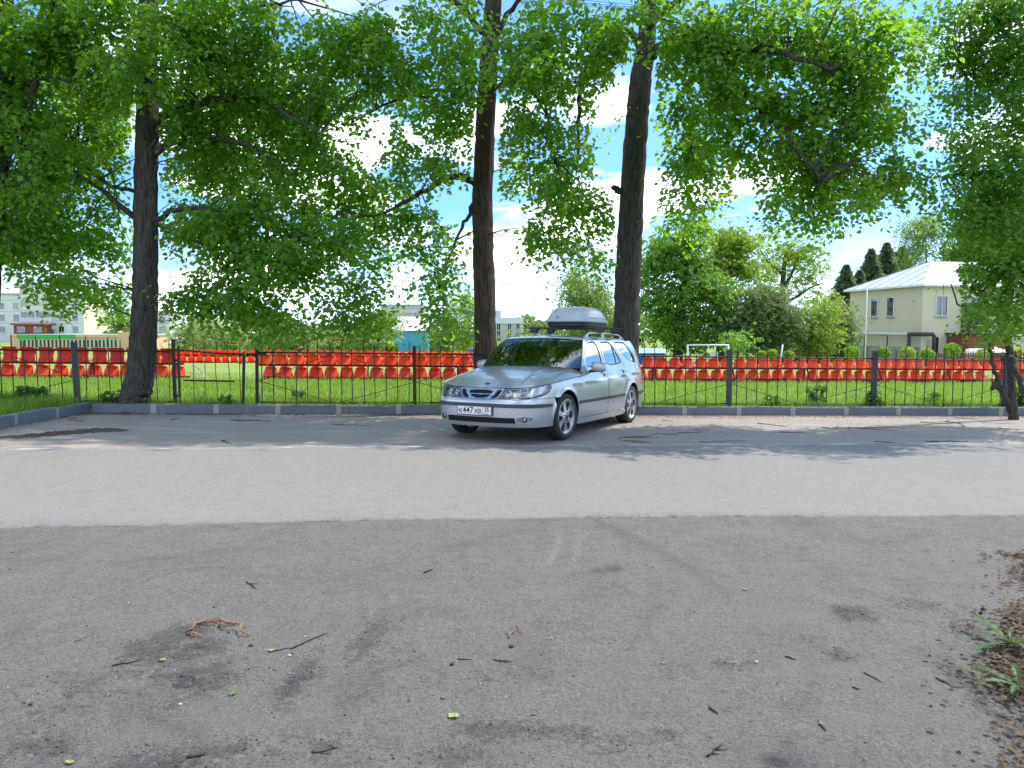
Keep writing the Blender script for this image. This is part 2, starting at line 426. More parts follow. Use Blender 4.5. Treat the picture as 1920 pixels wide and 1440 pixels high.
rows = [(-0.012, -0.03), (0, 0.008), (0.006, 0.012), (0.02, .012), (0.04, .012), (0.08, .012), (0.2, .012), (0.5, .012), (0.8, .012), (.95, .012), (.975, .012), (.985, .012), (0.995, 0.012), (1.0, .008), (1.005, -0.03)]
near = 6.05 + 0.105 * xs - 0.004 * np.clip(xs, -6, 6) ** 2 + wob * 0.8
far = 10.05 + 0.13 * xs + wob2
V = []; E1 = []; E2 = []
for f_, dz in rows:
    y = near * (1 - f_) + far * f_
    V.append(np.stack([xs, y, gz(xs, y) + dz], -1)); E1.append(np.full(len(xs), math.exp(-max(f_, 0) / 0.02) * 1.0)); E2.append(np.full(len(xs), 1.0 if f_ > .972 else 0.0))
V = np.concatenate(V)
i = (np.arange(len(rows) - 1)[:, None] * len(xs) + np.arange(len(xs) - 1)[None]).ravel()
Q = np.stack([i, i + 1, i + len(xs) + 1, i + len(xs)], -1)
tag(link_mesh('road', np_mesh('road', V, Q, M_road, {'edge': np.concatenate(E1), 'pale': np.concatenate(E2)}, False)), kind='structure')

# --- kerb: separate stones with wide mortar joints
t = NT('kerb_paint'); c = t.coord('Generated'); co = t.n('ObjectInfo').outputs['Random']
cw = t.n('NewGeometry').outputs['Position']
k = t.mix(t.noise(cw, 5, 6, 0.7), (0.095, 0.112, 0.140), (0.155, 0.172, 0.200))
k = t.mix(t.math('MULTIPLY', co, 0.35), k, (0.12, 0.135, 0.16))
k = t.mix(t.ramp(t.noise(t.n('Mapping', {'Vector': cw, 'Scale': (0.7, 1, 3)}).outputs[0], 4.5, 7, 0.75), [(0.58, 0.0), (0.70, 0.8)]), k, (0.060, 0.066, 0.078))
k = t.mix(t.ramp(t.noise(cw, 17, 4, 0.7), [(0.66, 0.0), (0.73, 0.8)]), k, (0.36, 0.37, 0.37))
M_kerb = t.end(t.principled(k, 0.75, 0, t.bump(t.noise(cw, 40, 4), 0.35, 0.01), 0.3))
M_mortar = simple('mortar', (0.33, 0.32, 0.30), 0.9, var=0.3, vscale=9, bump=0.6, bscale=50)
def stone_mesh(Lk):
    mb = MB()
    prof = [(0.0, -0.12), (0.0, 0.135), (0.012, 0.160), (0.03, 0.168), (0.135, 0.168), (0.150, 0.155), (0.150, -0.12)]
    n = 7
    rings = []
    for i in range(n):
        x = (i / (n - 1) - 0.5) * Lk
        e = 0.006 if i in (0, n - 1) else 0.0
        rings.append([(x, y + (e if y < .07 else -e) + random.uniform(-.002, .002), z - e + random.uniform(-.002, .002)) for y, z in prof])
    return mb.loft(rings).mesh('kerb_stone', M_kerb, True, 35)
stones = [stone_mesh(1.0) for _ in range(4)]
mort = MB().box((0, 0.074, 0.02), (0.092, 0.138, 0.284)).mesh('mortar_joint', M_mortar)
kerb = empty('kerb', (0, 0, 0), kind='structure')
KA = math.atan(0.10)
x = KX0 + 0.55 * math.cos(KA); i = 0
STEP = 1.085
while x < 13.5:
    y = float(kerb_y(x)); z = float(gz(x, y))
    link_mesh('kerb_stone', stones[i % 4], kerb, (x, y, z + random.uniform(-.006, .006)), (random.uniform(-.01, .01), 0.013, KA + random.uniform(-.004, .004)))
    xm = x + STEP / 2 * math.cos(KA); ym = float(kerb_y(xm))
    link_mesh('mortar_joint', mort, kerb, (xm, ym, float(gz(xm, ym))), (0, 0.013, KA))
    x += STEP * math.cos(KA); i += 1
y = float(kerb_y(KX0)) - 0.42; i = 0
while y > 9.6:
    link_mesh('kerb_stone', stones[(i + 1) % 4], kerb, (KX0 + 0.02 + 0.01 * i, y, float(gz(KX0, y)) + random.uniform(-.008, .004)), (0, 0, R(90) + random.uniform(-.02, .02)))
    link_mesh('mortar_joint', mort, kerb, (KX0 + 0.02 + 0.01 * i, y - STEP / 2, float(gz(KX0, y - .5))), (0, 0, R(90)))
    y -= STEP; i += 1
# ================================================================== the parked estate car
t = NT('silver_paint'); c = t.coord()
fl = t.noise(c, 900, 2, 0.6)
dirt = t.math('MULTIPLY', t.noise(c, 2.5, 6, 0.65), t.ramp(t.n('SeparateXYZ', {0: c}).outputs['Z'], [(0.20, 0.75), (0.55, 0.12)]))
k = t.mix(fl, (0.41, 0.425, 0.45), (0.52, 0.535, 0.56))
k = t.mix(t.math('MULTIPLY', dirt, 0.55), k, (0.20, 0.185, 0.165))
M_paint = t.end(t.principled(k, t.math('ADD', 0.26, t.math('MULTIPLY', dirt, 0.5)), 0.62, None, 0.5, 0.55))
M_blackp = simple('black_plastic', (0.022, 0.023, 0.025), 0.5, var=0.25, vscale=12)
M_mould = simple('dark_rubber_moulding', (0.030, 0.036, 0.050), 0.42, var=0.2, vscale=8)
M_gap = simple('shadow_gap_black', (0.008, 0.008, 0.009), 0.85)
M_rubber = simple('tyre_rubber', (0.022, 0.021, 0.020), 0.82, var=0.35, vscale=9, bump=0.25, bscale=60)
M_alloy = simple('wheel_alloy', (0.42, 0.42, 0.42), 0.38, 0.75, var=0.2, vscale=6)
M_chrome = simple('chrome', (0.72, 0.73, 0.75), 0.12, 1.0, var=0.05)
M_rail = simple('roof_rail_metal', (0.45, 0.47, 0.50), 0.3, 0.8, var=0.06)
M_seat = simple('car_seat_cloth', (0.075, 0.075, 0.078), 0.9, var=0.2, vscale=20)
M_inter = simple('car_interior', (0.035, 0.035, 0.038), 0.8, var=0.2)
M_box = simple('roof_box_shell', (0.42, 0.47, 0.52), 0.38, 0.0, coat=0.15, var=0.06, vscale=2)
M_plate = simple('plate_white', (0.72, 0.72, 0.70), 0.45, var=0.06, vscale=15)
M_red = simple('lamp_red', (0.35, 0.015, 0.012), 0.2, var=0.1)
M_blue = simple('flag_blue', (0.03, 0.06, 0.35), 0.4)
def glassmat(name, tint, refl=0.9, base=0.06):
    t = NT(name)
    fr = t.n('Fresnel', {'IOR': 1.5}).outputs[0]
    f = t.math('ADD', t.math('MULTIPLY', fr, refl), base, True)
    g = t.n('BsdfGlossy', {'Color': (0.92, 0.95, 0.97, 1), 'Roughness': 0.015})
    tr = t.n('BsdfTransparent', {'Color': (*tint, 1)})
    return t.end(t.n('MixShader', {0: f, 1: tr, 2: g}))
M_glass = glassmat('car_glass', (0.44, 0.52, 0.48), 0.22, 0.0)
M_sideglass = glassmat('car_side_glass', (0.20, 0.24, 0.24), 1.0, 0.30)
M_lens = glassmat('lamp_lens', (0.90, 0.92, 0.93), 0.9, 0.03)

def crv(tab):
    xs_, ys_ = zip(*tab)
    return lambda v: float(np.interp(v, xs_, ys_))
def scrv(tab, w=.022):
    """the same, rounded off so that panels curve smoothly"""
    xs_, ys_ = zip(*tab)
    X_ = np.arange(xs_[0] - .2, xs_[-1] + .2, .002)
    Y_ = np.interp(X_, xs_, ys_)
    e0, e1 = (ys_[1] - ys_[0]) / (xs_[1] - xs_[0]), (ys_[-1] - ys_[-2]) / (xs_[-1] - xs_[-2])
    Y_ = np.where(X_ < xs_[0], ys_[0] + (X_ - xs_[0]) * e0, np.where(X_ > xs_[-1], ys_[-1] + (X_ - xs_[-1]) * e1, Y_))
    n_ = int(w / .002) * 3; g_ = np.exp(-.5 * (np.arange(-n_, n_ + 1) * .002 / w) ** 2); g_ /= g_.sum()
    Y_ = np.convolve(np.pad(Y_, n_, 'edge'), g_, 'valid')
    return lambda v: float(np.interp(v, X_, Y_))
# plan outline of the body: centre of the nose, round the left side, to the centre of the tail (lx, ly)
_pl = np.array([(0, -.955), (.25, -.948), (.45, -.918), (.60, -.862), (.715, -.77), (.795, -.62), (.842, -.40), (.872, 0), (.892, .6), (.896, 1.4), (.893, 2.1),
                (.882, 2.70), (.855, 3.15), (.80, 3.50), (.70, 3.70), (.52, 3.81), (.30, 3.855), (0, 3.87)], float)
def _catmull(P, n=24):
    Q = np.concatenate([[P[0] * [-1, 1] + [0, 0] if False else np.array([-P[1][0], P[1][1]])], P, [np.array([-P[-2][0], P[-2][1]])]])
    o = []
    for i in range(1, len(Q) - 2):
        p0, p1, p2, p3 = Q[i - 1], Q[i], Q[i + 1], Q[i + 2]
        for s in np.arange(n) / n:
            o.append(0.5 * ((2 * p1) + (-p0 + p2) * s + (2 * p0 - 5 * p1 + 4 * p2 - p3) * s ** 2 + (-p0 + 3 * p1 - 3 * p2 + p3) * s ** 3))
    o.append(P[-1])
    return np.array(o)
_ol = _catmull(_pl)
_ou = np.concatenate([[0], np.cumsum(np.linalg.norm(np.diff(_ol, axis=0), axis=1))])
_tan = np.gradient(_ol, _ou, axis=0); _tan /= np.linalg.norm(_tan, axis=1)[:, None]
_nrm = np.stack([_tan[:, 1], -_tan[:, 0]], -1)
_i_side = (_ol[:, 1] > -0.95) & (_ol[:, 1] < 3.868)
def uy(ly): return float(np.interp(ly, _ol[:, 1], _ou))
_fr = _ou < uy(-.1)
def ux(lx): return float(np.sign(lx) * np.interp(abs(lx), _ol[_fr, 0], _ou[_fr]))
_rr = _ou > uy(2.9)
def uxr(lx): return float(np.interp(-lx, -_ol[_rr, 0], _ou[_rr]))
UMAX = float(_ou[-1])
ins_f = scrv([(.17, .07), (.22, .035), (.27, .012), (.33, 0), (.53, 0), (.57, .008), (.605, .028), (.625, .045), (.68, .065), (.74, .10), (.80, .16)])
ins_s = scrv([(.17, .05), (.215, .028), (.25, .033), (.28, .022), (.36, .008), (.50, 0), (.64, 0), (.735, .004), (.80, .012), (.86, .024), (.92, .042), (.955, .056), (1.0, .068), (1.1, .098), (1.2, .136), (1.3, .184), (1.36, .224), (1.40, .268), (1.43, .33)], .03)
ins_r = scrv([(.17, .10), (.28, .03), (.40, 0), (.55, 0), (.60, .03), (.80, .05), (.95, .08), (1.05, .14), (1.2, .27), (1.33, .42), (1.43, .56)])
ARCH = [(0.0, 0.325, 0.372), (2.703, 0.325, 0.365)]
def Mw(u, z):
    s = -1.0 if u < 0 else 1.0
    if u > UMAX: s, u = -1.0, 2 * UMAX - u
    u = abs(u)
    x = np.interp(u, _ou, _ol[:, 0]); y = np.interp(u, _ou, _ol[:, 1])
    nx = np.interp(u, _ou, _nrm[:, 0]); ny = np.interp(u, _ou, _nrm[:, 1])
    l = math.hypot(nx, ny); nx /= l; ny /= l
    wf = ny * ny if ny < 0 else 0.0; wr = ny * ny if ny > 0 else 0.0
    d = wf * ins_f(z) + wr * ins_r(z) + nx * nx * ins_s(z)
    for cy, cz, r in ARCH:     # flared lips round the wheel openings
        q = math.hypot(y - cy, z - cz)
        if nx > 0.6: d -= 0.016 * math.exp(-((q - r) / 0.035) ** 2) * nx
    cr = 0.750 + 0.0325 * y    # crease along the flank
    if nx > 0.8 and 0.1 < y < 3.3: d -= 0.006 * math.exp(-((z - cr) / 0.012) ** 2)
    return Vector((s * (x - nx * d), y - ny * d, z + 0.09 * max(0.0, z - 1.0)))

def frame_n(fn, u, v, e=2e-3):
    a = fn(u + e, v) - fn(u - e, v); b = fn(u, v + e) - fn(u, v - e)
    n = a.cross(b)
    return n.normalized() if n.length > 1e-12 else Vector((0, 0, 1))
def resample(poly, step):
    o = []
    for i, p in enumerate(poly):
        q = poly[(i + 1) % len(poly)]
        n = max(1, int(math.hypot(q[0] - p[0], q[1] - p[1]) / step + 0.5))
        o += [(p[0] + (q[0] - p[0]) * k / n, p[1] + (q[1] - p[1]) * k / n) for k in range(n)]
    return o
def inside(pt, poly):
    x, y = pt; c = False; n = len(poly)
    for i in range(n):
        x1, y1 = poly[i]; x2, y2 = poly[(i + 1) % n]
        if (y1 > y) != (y2 > y) and x < (x2 - x1) * (y - y1) / (y2 - y1) + x1: c = not c
    return c
def shrink(poly, d):
    n = len(poly); ar = sum(poly[i][0] * poly[(i + 1) % n][1] - poly[(i + 1) % n][0] * poly[i][1] for i in range(n))
    s = 1 if ar > 0 else -1; o = []
    for i in range(n):
        p, q, r = Vector(poly[i - 1]), Vector(poly[i]), Vector(poly[(i + 1) % n])
        a, b = (q - p).normalized(), (r - q).normalized()
        n1, n2 = Vector((-a.y, a.x)) * s, Vector((-b.y, b.x)) * s
        m = n1 + n2
        m = m / max(0.5, m.dot(n1)) if m.length > 1e-6 else n1
        o.append((q.x + m.x * d, q.y + m.y * d))
    return o
def smooth_poly(P, it=2):
    for _ in range(it):
        o = []
        for i in range(len(P)):
            p, q = P[i], P[(i + 1) % len(P)]
            o += [(p[0] * .75 + q[0] * .25, p[1] * .75 + q[1] * .25), (p[0] * .25 + q[0] * .75, p[1] * .25 + q[1] * .75)]
        P = o
    return P
def patch(name, outer, fn, m, parent, holes=(), step=0.035, off=0.0, gap=0.0, ret=0.016, flip=False, inner_step=None):
    """a panel cut out of the surface fn(u, v) along the polygon outer, with holes, turned-in edges and true normals"""
    if gap: outer = shrink(outer, gap)
    loops = [resample(outer, step)] + [resample(h, step * 0.6) for h in holes]
    pts, edges = [], []
    for lp in loops:
        o = len(pts); pts += lp
        edges += [(o + i, o + (i + 1) % len(lp)) for i in range(len(lp))]
    st = inner_step or step
    us = [p[0] for p in outer]; vs_ = [p[1] for p in outer]
    sh = [shrink(loops[0], st * 0.35)] + [h for h in loops[1:]]
    u = min(us) + st / 2
    while u < max(us):
        v = min(vs_) + st / 2
        while v < max(vs_):
            if inside((u, v), sh[0]) and not any(inside((u, v), shrink(h, -st * 0.35)) for h in sh[1:]): pts.append((u, v))
            v += st
        u += st
    r = delaunay_2d_cdt([Vector(p) for p in pts], edges, [], 0, 1e-6)
    P2, F = r[0], r[2]
    keep = []
    for f in F:
        cx = sum(P2[i].x for i in f) / len(f); cy = sum(P2[i].y for i in f) / len(f)
        if inside((cx, cy), loops[0]) and not any(inside((cx, cy), h) for h in loops[1:]): keep.append(tuple(f))
    N = [frame_n(fn, p.x, p.y) for p in P2]
    if flip: N = [-n for n in N]
    V = [fn(p.x, p.y) + n * off for p, n in zip(P2, N)]
    keep = [f[::-1] if (V[f[1]] - V[f[0]]).cross(V[f[2]] - V[f[0]]).dot(N[f[0]]) < 0 else f for f in keep]
    nv = len(V)
    if ret:
        cnt = {}
        for f in keep:
            for i in range(len(f)):
                a, b = f[i], f[(i + 1) % len(f)]
                cnt[(a, b)] = 1
        mp = {}
        for (a, b) in list(cnt):
            if (b, a) not in cnt:
                for q in (a, b):
                    if ('t', q) not in mp:
                        mp[('t', q)] = len(V); V.append(V[q].copy()); N.append(N[q]); mp[('b', q)] = len(V); V.append(V[q] - N[q] * ret); N.append(N[q])
                keep.append((mp[('t', b)], mp[('t', a)], mp[('b', a)], mp[('b', b)]))
    me = bpy.data.meshes.new(name)
    me.from_pydata([tuple(v) for v in V], [], keep)
    me.materials.append(m)
    me.polygons.foreach_set('use_smooth', [True] * len(keep))
    me.update()
    if not ret or True:
        cn = []
        fn_ = [p.normal.copy() for p in me.polygons]
        for p in me.polygons:
            edgeface = any(vi >= nv for vi in p.vertices)
            for vi in p.vertices: cn.append(tuple(fn_[p.index]) if edgeface else tuple(N[vi]))
        me.normals_split_custom_set(cn)
    o = bpy.data.objects.new(name, me); col.objects.link(o)
    if parent is not None: o.parent = parent
    return o
def S(pts): return [(uy(y), z) for y, z in pts]     # polygon given by (ly, z) on the flank
def arc(cy, cz, r, a0, a1, n=22): return [(cy + r * math.cos(R(a0 + (a1 - a0) * i / n)), cz + r * math.sin(R(a0 + (a1 - a0) * i / n))) for i in range(n + 1)]
def mir(fn): return lambda u, v: Vector((-fn(u, v).x, fn(u, v).y, fn(u, v).z))

CAR_A = R(28)
CAR_O = Vector((0.022 - 0.03 * math.cos(CAR_A), 11.0 + 0.03 * math.sin(CAR_A), 0))
_zf = float(gz(CAR_O.x, CAR_O.y)); _rr_ = CAR_O + Vector((math.sin(CAR_A), math.cos(CAR_A), 0)) * 2.703
_zr = float(gz(_rr_.x, _rr_.y))
car = empty('estate_car', (CAR_O.x, CAR_O.y, _zf), 0, 'silver estate car with roof box parked at an angle to the kerb', 'car')
car.rotation_euler = Matrix.Rotation(-CAR_A, 3, 'Z').to_euler()
car.rotation_mode = 'QUATERNION'
car.rotation_quaternion = Matrix.Rotation(-CAR_A, 3, 'Z').to_quaternion() @ Matrix.Rotation(math.atan2(_zr - _zf, 2.703), 3, 'X').to_quaternion()

# hood cut line on the wrap
cut = scrv([(-.955, .738), (-.92, .742), (-.86, .748), (-.77, .762), (-.62, .785), (-.5, .797), (0, .838), (.45, .872), (.70, .885)], .06)
def cutu(u): return cut(float(np.interp(abs(u), _ou, _ol[:, 1])))
U0 = uy(-.55)
back = lambda t_: Vector((0.845 * t_, .36 + .19 * t_ * t_ + .10 * max(0, abs(t_) - .8) / .2, 0.982 - 0.022 * t_ * t_ - 0.078 * (max(0, abs(t_) - .80) / .20) ** 1.6))
def Hood(s, t_):
    F = Mw(t_ * U0, cutu(t_ * U0)); B = back(t_)
    g = 1 - (1 - s) ** 1.30
    p = Vector((F.x + (B.x - F.x) * s, F.y + (B.y - F.y) * s, F.z + (B.z - F.z) * g))
    p.z += 0.020 * math.sin(math.pi * s) * (1 - abs(t_) ** 3)
    ridge = 0.50 - 0.02 * s
    p.z += 0.006 * math.exp(-((abs(t_) - ridge) / 0.03) ** 2) * float(ss(.10, .30, s)) * float(ss(0, .2, 1 - s))
    yl = -.55 + (.65 + .55) * s
    e = Mw(uy(yl), cut(yl)); e0 = Mw(U0, cutu(U0)).lerp(back(1), s); e0.z = Mw(U0, cutu(U0)).z + (back(1).z - Mw(U0, cutu(U0)).z) * g
    dl = e - e0; w = abs(t_) ** 5
    p += Vector((dl.x * (1 if t_ >= 0 else -1), dl.y, dl.z)) * w
    # roll the shoulder over near the edge
    p.z += 0.020 * (1 - abs(t_) ** 6) * float(ss(0.0, 0.35, s))
    return p
hood = patch('hood', [(0.0, -1), (1, -1), (1, 1), (0.0, 1)], lambda a, b: Hood(min(max(a, 0), 1), b), M_paint, car, step=0.045, gap=0.003, ret=0)
# emblem on the hood
em = Hood(0.13, 0.0)
MB().lathe([(0, 0.0), (0.004, 0.020), (0.002, 0.034), (-0.004, 0.042)], 20, 'Z').build('emblem', M_chrome, hood, True).location = em + Vector((0, 0, .004))
MB().lathe([(0.007, 0.0), (0.0065, 0.024)], 16, 'Z').build('emblem_disc', simple('emblem_gold', (.60, .42, .16), .4), hood, True).location = em + Vector((0, 0, .004))

# --- front bumper, moulding, grille panel
ZB = 0.225
bumper_l = [(ux(0), ZB)] + S([(-.335, ZB)]) + S([(cy, z) for cy, z in arc(0, .325, .372, 195, 152, 10)]) + S([(-.36, .607), (-.55, .607)]) + [(ux(.72), .605), (ux(.60), .600), (ux(.285), .598), (ux(0), .585)]
bumper = bumper_l + [(-u, z) for u, z in bumper_l[::-1]][1:-1]
lowg = [(ux(-.53), .275), (ux(.53), .275), (ux(.515), .355), (ux(-.515), .355)]
fog = smooth_poly([(ux(.545), .290), (ux(.66), .292), (ux(.725), .325), (ux(.715), .362), (ux(.62), .368), (ux(.535), .360)], 2)
fogm = [(-u, z) for u, z in fog[::-1]]
bump_o = patch('front_bumper', bumper, Mw, M_paint, car, [lowg, fog, fogm], 0.035, gap=0.002, ret=0.03)
mo = [(ux(0), .487)] + [(ux(v), .487) for v in (.3, .5, .65, .76)] + S([(-.47, .489), (-.425, .50), (-.425, .525), (-.47, .534)]) + [(ux(v), .536) for v in (.76, .65, .5, .3)] + [(ux(0), .536)]
moul = mo + [(-u, z) for u, z in mo[::-1]][1:-1]
patch('bumper_moulding', moul, Mw, M_mould, bump_o, step=0.03, off=0.014, ret=0.02)
# lower grille: dark recess, slats, mesh bars
patch('lower_grille', [(ux(-.53), .26), (ux(.53), .26), (ux(.53), .37), (ux(-.53), .37)], Mw, M_gap, car, step=0.06, off=-0.05, ret=0)
for zz in (.30, .33):
    patch('grille_slat', [(ux(-.52), zz - .004), (ux(.52), zz - .004), (ux(.52), zz + .004), (ux(-.52), zz + .004)], Mw, M_blackp, car, step=0.05, off=-0.014, ret=0.02)
for pg in (fog, fogm):
    patch('fog_lamp', shrink(pg, 0.003), Mw, M_lens, car, step=0.03, off=-0.006, ret=0.01)
    patch('fog_reflector', pg, Mw, simple('fog_reflector', (.42, .42, .40), .25, .7), car, step=0.03, off=-0.035, ret=0)
    cu = sum(p[0] for p in pg) / len(pg)
    b = Mw(cu, .328); nb = frame_n(Mw, cu, .328)
    MB().lathe([(-.03, .034), (-.012, .034), (-.010, .0)], 16, 'Y').build('fog_bulb_ring', M_chrome, car, True).matrix_local = Matrix.Translation(b - nb * .004) @ nb.to_track_quat('Y', 'Z').to_matrix().to_4x4()
# nose panel with three grille openings
nose_l = [(ux(0), .5885), (ux(.277), .6005), (ux(.362), cutu(ux(.362)) - .004), (ux(.2), cutu(ux(.2)) - .004), (ux(0), .734)]
nose = nose_l + [(-u, z) for u, z in nose_l[::-1]][1:-1]
gc = smooth_poly([(ux(-.195), .712), (ux(.195), .712), (ux(.165), .66), (ux(.105), .603), (ux(-.105), .603), (ux(-.165), .66)], 1)
gs = smooth_poly([(ux(.252), .714), (ux(.322), .716), (ux(.300), .65), (ux(.245), .607), (ux(.152), .607), (ux(.215), .65)], 1)
gsm = [(-u, z) for u, z in gs[::-1]]
no = patch('nose_panel', nose, Mw, M_paint, car, [gc, gs, gsm], 0.03, gap=0.002, ret=0.03)
for pg in (gc, gs, gsm):
    rim_o = shrink(pg, -0.009)
    patch('grille_surround', rim_o, Mw, M_chrome, no, [shrink(pg, -0.001)], 0.02, off=0.006, ret=0.012)
    patch('grille_recess', shrink(pg, -.01), Mw, M_gap, no, step=0.03, off=-0.045, ret=0)
    for zz in np.arange(.618, .712, .0155):
        us_ = [p[0] for p in resample(pg, .005) if abs(p[1] - zz) < .004]
        if len(us_) > 1 and max(us_) - min(us_) > .03:
            a, b = min(us_) + .002, max(us_) - .002
            patch('grille_slat', [(a, zz - .0028), (b, zz - .0028), (b, zz + .0028), (a, zz + .0028)], Mw, M_blackp, no, step=0.04, off=-0.012, ret=0.014)
patch('grille_wing', [(ux(-.17), .655), (ux(-.03), .652), (ux(0), .648), (ux(.03), .652), (ux(.17), .655), (ux(.16), .665), (ux(.03), .662), (ux(0), .668), (ux(-.03), .662), (ux(-.16), .665)], Mw, M_chrome, no, step=0.02, off=0.002, ret=0.01)
# --- number plate with its lettering
plate = empty('number_plate', (-0.045, -0.975, 0.437)); plate.parent = car; plate.rotation_euler = (R(-3), 0, 0)
MB().box((0, 0, 0), (.535, .016, .132)).build('plate_frame', M_blackp, plate, bevel=.003)
MB().box((0, -.0095, 0), (.520, .004, .112)).build('plate_face', M_plate, plate)
def text_part(name, body, size, loc, m, parent, rx=R(90), sx=1.0, depth=0.0008, align='CENTER', rz=0.0):
    cu = bpy.data.curves.new(name, 'FONT'); cu.body = body; cu.size = size; cu.align_x = align; cu.align_y = 'CENTER'; cu.extrude = depth; cu.offset = size * .012
    ob = bpy.data.objects.new(name, cu); col.objects.link(ob)
    me = bpy.data.meshes.new_from_object(ob.evaluated_get(bpy.context.evaluated_depsgraph_get()))
    col.objects.unlink(ob); bpy.data.objects.remove(ob); bpy.data.curves.remove(cu)
    me.materials.clear(); me.materials.append(m)
    o = link_mesh(name, me, parent, loc, (rx, 0, rz)); o.scale = (sx, 1, 1)
    return o
M_ink = simple('plate_ink', (.012, .012, .014), .5)
yb = -.0125
text_part('plate_letters', 'K', .092, (-.206, yb, -.010), M_ink, plate)
text_part('plate_letters', '447', .118, (-.095, yb, -.002), M_ink, plate, sx=.92)
text_part('plate_letters', 'XB', .092, (.056, yb, -.010), M_ink, plate, sx=.92)
text_part('plate_letters', '35', .086, (.190, yb, .014), M_ink, plate, sx=.86)
text_part('plate_letters', 'RUS', .030, (.160, yb, -.040), M_ink, plate)
MB().box((.128, yb, 0), (.003, .001, .112)).build('plate_divider', M_ink, plate)
for s_, m_ in ((0, M_plate), (1, M_blue), (2, M_red)): MB().box((.205, yb - .0002 * s_, -.034 - .0055 * s_), (.040, .001, .005)).build('flag_stripe', m_, plate)
for xx in (-.248, .246): MB().lathe([(0, 0.006), (-.003, 0.0)], 10, 'Y').build('plate_screw', M_ink, plate).location = (xx, yb, 0)
mb = MB()
for a, b in (((-.26, -.056), (.26, -.056)), ((.26, -.056), (.26, .056)), ((.26, .056), (-.26, .056)), ((-.26, .056), (-.26, -.056))): mb.bar((a[0] * .985, yb, a[1] * .95), (b[0] * .985, yb, b[1] * .95), .002)
mb.build('plate_border', M_ink, plate)

# --- panels that come in pairs
hl = [(ux(.292), .606), (ux(.46), .607), (ux(.62), .613), (ux(.73), .628)] + S([(-.60, .655), (-.50, .695), (-.445, .74), (-.45, .772), (-.475, .789)]) + S([(-.55, cut(-.55) - .006), (-.66, cut(-.66) - .006)]) + [(ux(.70), cutu(ux(.70)) - .006), (ux(.55), cutu(ux(.55)) - .006), (ux(.375), cutu(ux(.375)) - .006)]
fender = S([(-.375, .609)]) + S(arc(0, .325, .372, 130, -9, 26)) + S([(.40, .225), (.495, .225), (.495, .45), (.505, .80), (.51, cut(.51) - .004), (.2, cut(.2) - .004), (-.2, cut(-.2) - .004), (-.45, cut(-.45) - .005), (-.462, .790), (-.438, .772), (-.433, .74), (-.49, .690), (-.59, .648), (-.66, .634)]) + [(ux(.735), .622), (ux(.69), .612), (ux(.74), .609)]
fdoor = S([(.495, .272), (1.515, .272), (1.52, .60), (1.525, .95), (1.515, 1.15), (1.535, 1.366), (1.3, 1.368), (1.08, 1.345), (.86, 1.20), (.66, 1.02), (.60, .955), (.515, .872), (.502, .80)])
fwin = S(smooth_poly([(.80, .985), (1.44, .992), (1.445, 1.15), (1.46, 1.343), (1.22, 1.345), (1.07, 1.315), (.93, 1.20), (.78, 1.045)], 1))
rdoor = S([(1.525, .272), (2.20, .272)]) + S(arc(2.703, .325, .385, 196, 145, 8)) + S([(2.375, .62), (2.40, .80), (2.385, .98), (2.33, 1.08), (2.14, 1.363), (1.90, 1.372), (1.55, 1.368), (1.53, 1.15), (1.535, .95), (1.53, .60)])
rwin = S(smooth_poly([(1.585, .995), (2.28, 1.015), (2.30, 1.04), (2.23, 1.15), (2.09, 1.343), (1.9, 1.348), (1.605, 1.345), (1.59, 1.15)], 1))
quarter = S([(2.34, .215)] if False else []) + S(arc(2.703, .325, .365, 148, -14, 24)) + S([(3.10, .250), (3.10, .52), (3.36, .60), (3.34, .85), (3.27, 1.00), (3.12, 1.17), (2.93, 1.362), (2.92, 1.368), (2.5, 1.374), (2.15, 1.374), (2.345, 1.085), (2.40, .985), (2.412, .80), (2.39, .62), (2.385, .535)])
qwin = S(smooth_poly([(2.25, 1.345), (2.33, 1.25), (2.50, 1.12), (2.75, 1.045), (3.10, 1.02), (3.16, 1.035), (3.10, 1.12), (2.86, 1.342), (2.6, 1.348)], 1))
rbump = S([(3.105, .25), (3.105, .515), (3.37, .59)]) + [(uxr(.62), .575), (uxr(.3), .575), (uxr(0), .575), (uxr(0), .25), (uxr(.3), .25), (uxr(.6), .25)]
roofz = scrv([(.55, .955), (.62, 1.03), (.70, 1.11), (.80, 1.21), (.92, 1.315), (1.02, 1.374), (1.15, 1.392), (1.4, 1.404), (1.8, 1.412), (2.3, 1.408), (2.7, 1.392), (2.95, 1.374)], .05)
apillar = S([(.53, .885)] if False else [(.555, .935)]) + S([(y, roofz(y)) for y in (.62, .70, .80, .92, 1.02, 1.15, 1.4, 1.8, 2.3, 2.7, 2.95)]) + S([(2.93, 1.368), (2.5, 1.376), (2.0, 1.376), (1.53, 1.372), (1.3, 1.372), (1.08, 1.350), (.855, 1.205), (.65, 1.02), (.59, .952)])
sill = S([(.39, .195), (.45, .188), (2.20, .188), (2.345, .20), (2.33, .268), (.46, .268), (.395, .24)])
smould1 = S([(.40, .478), (1.505, .484), (1.505, .528), (.40, .522)]); smould2 = S([(1.54, .484), (2.31, .488), (2.29, .532), (1.54, .528)])
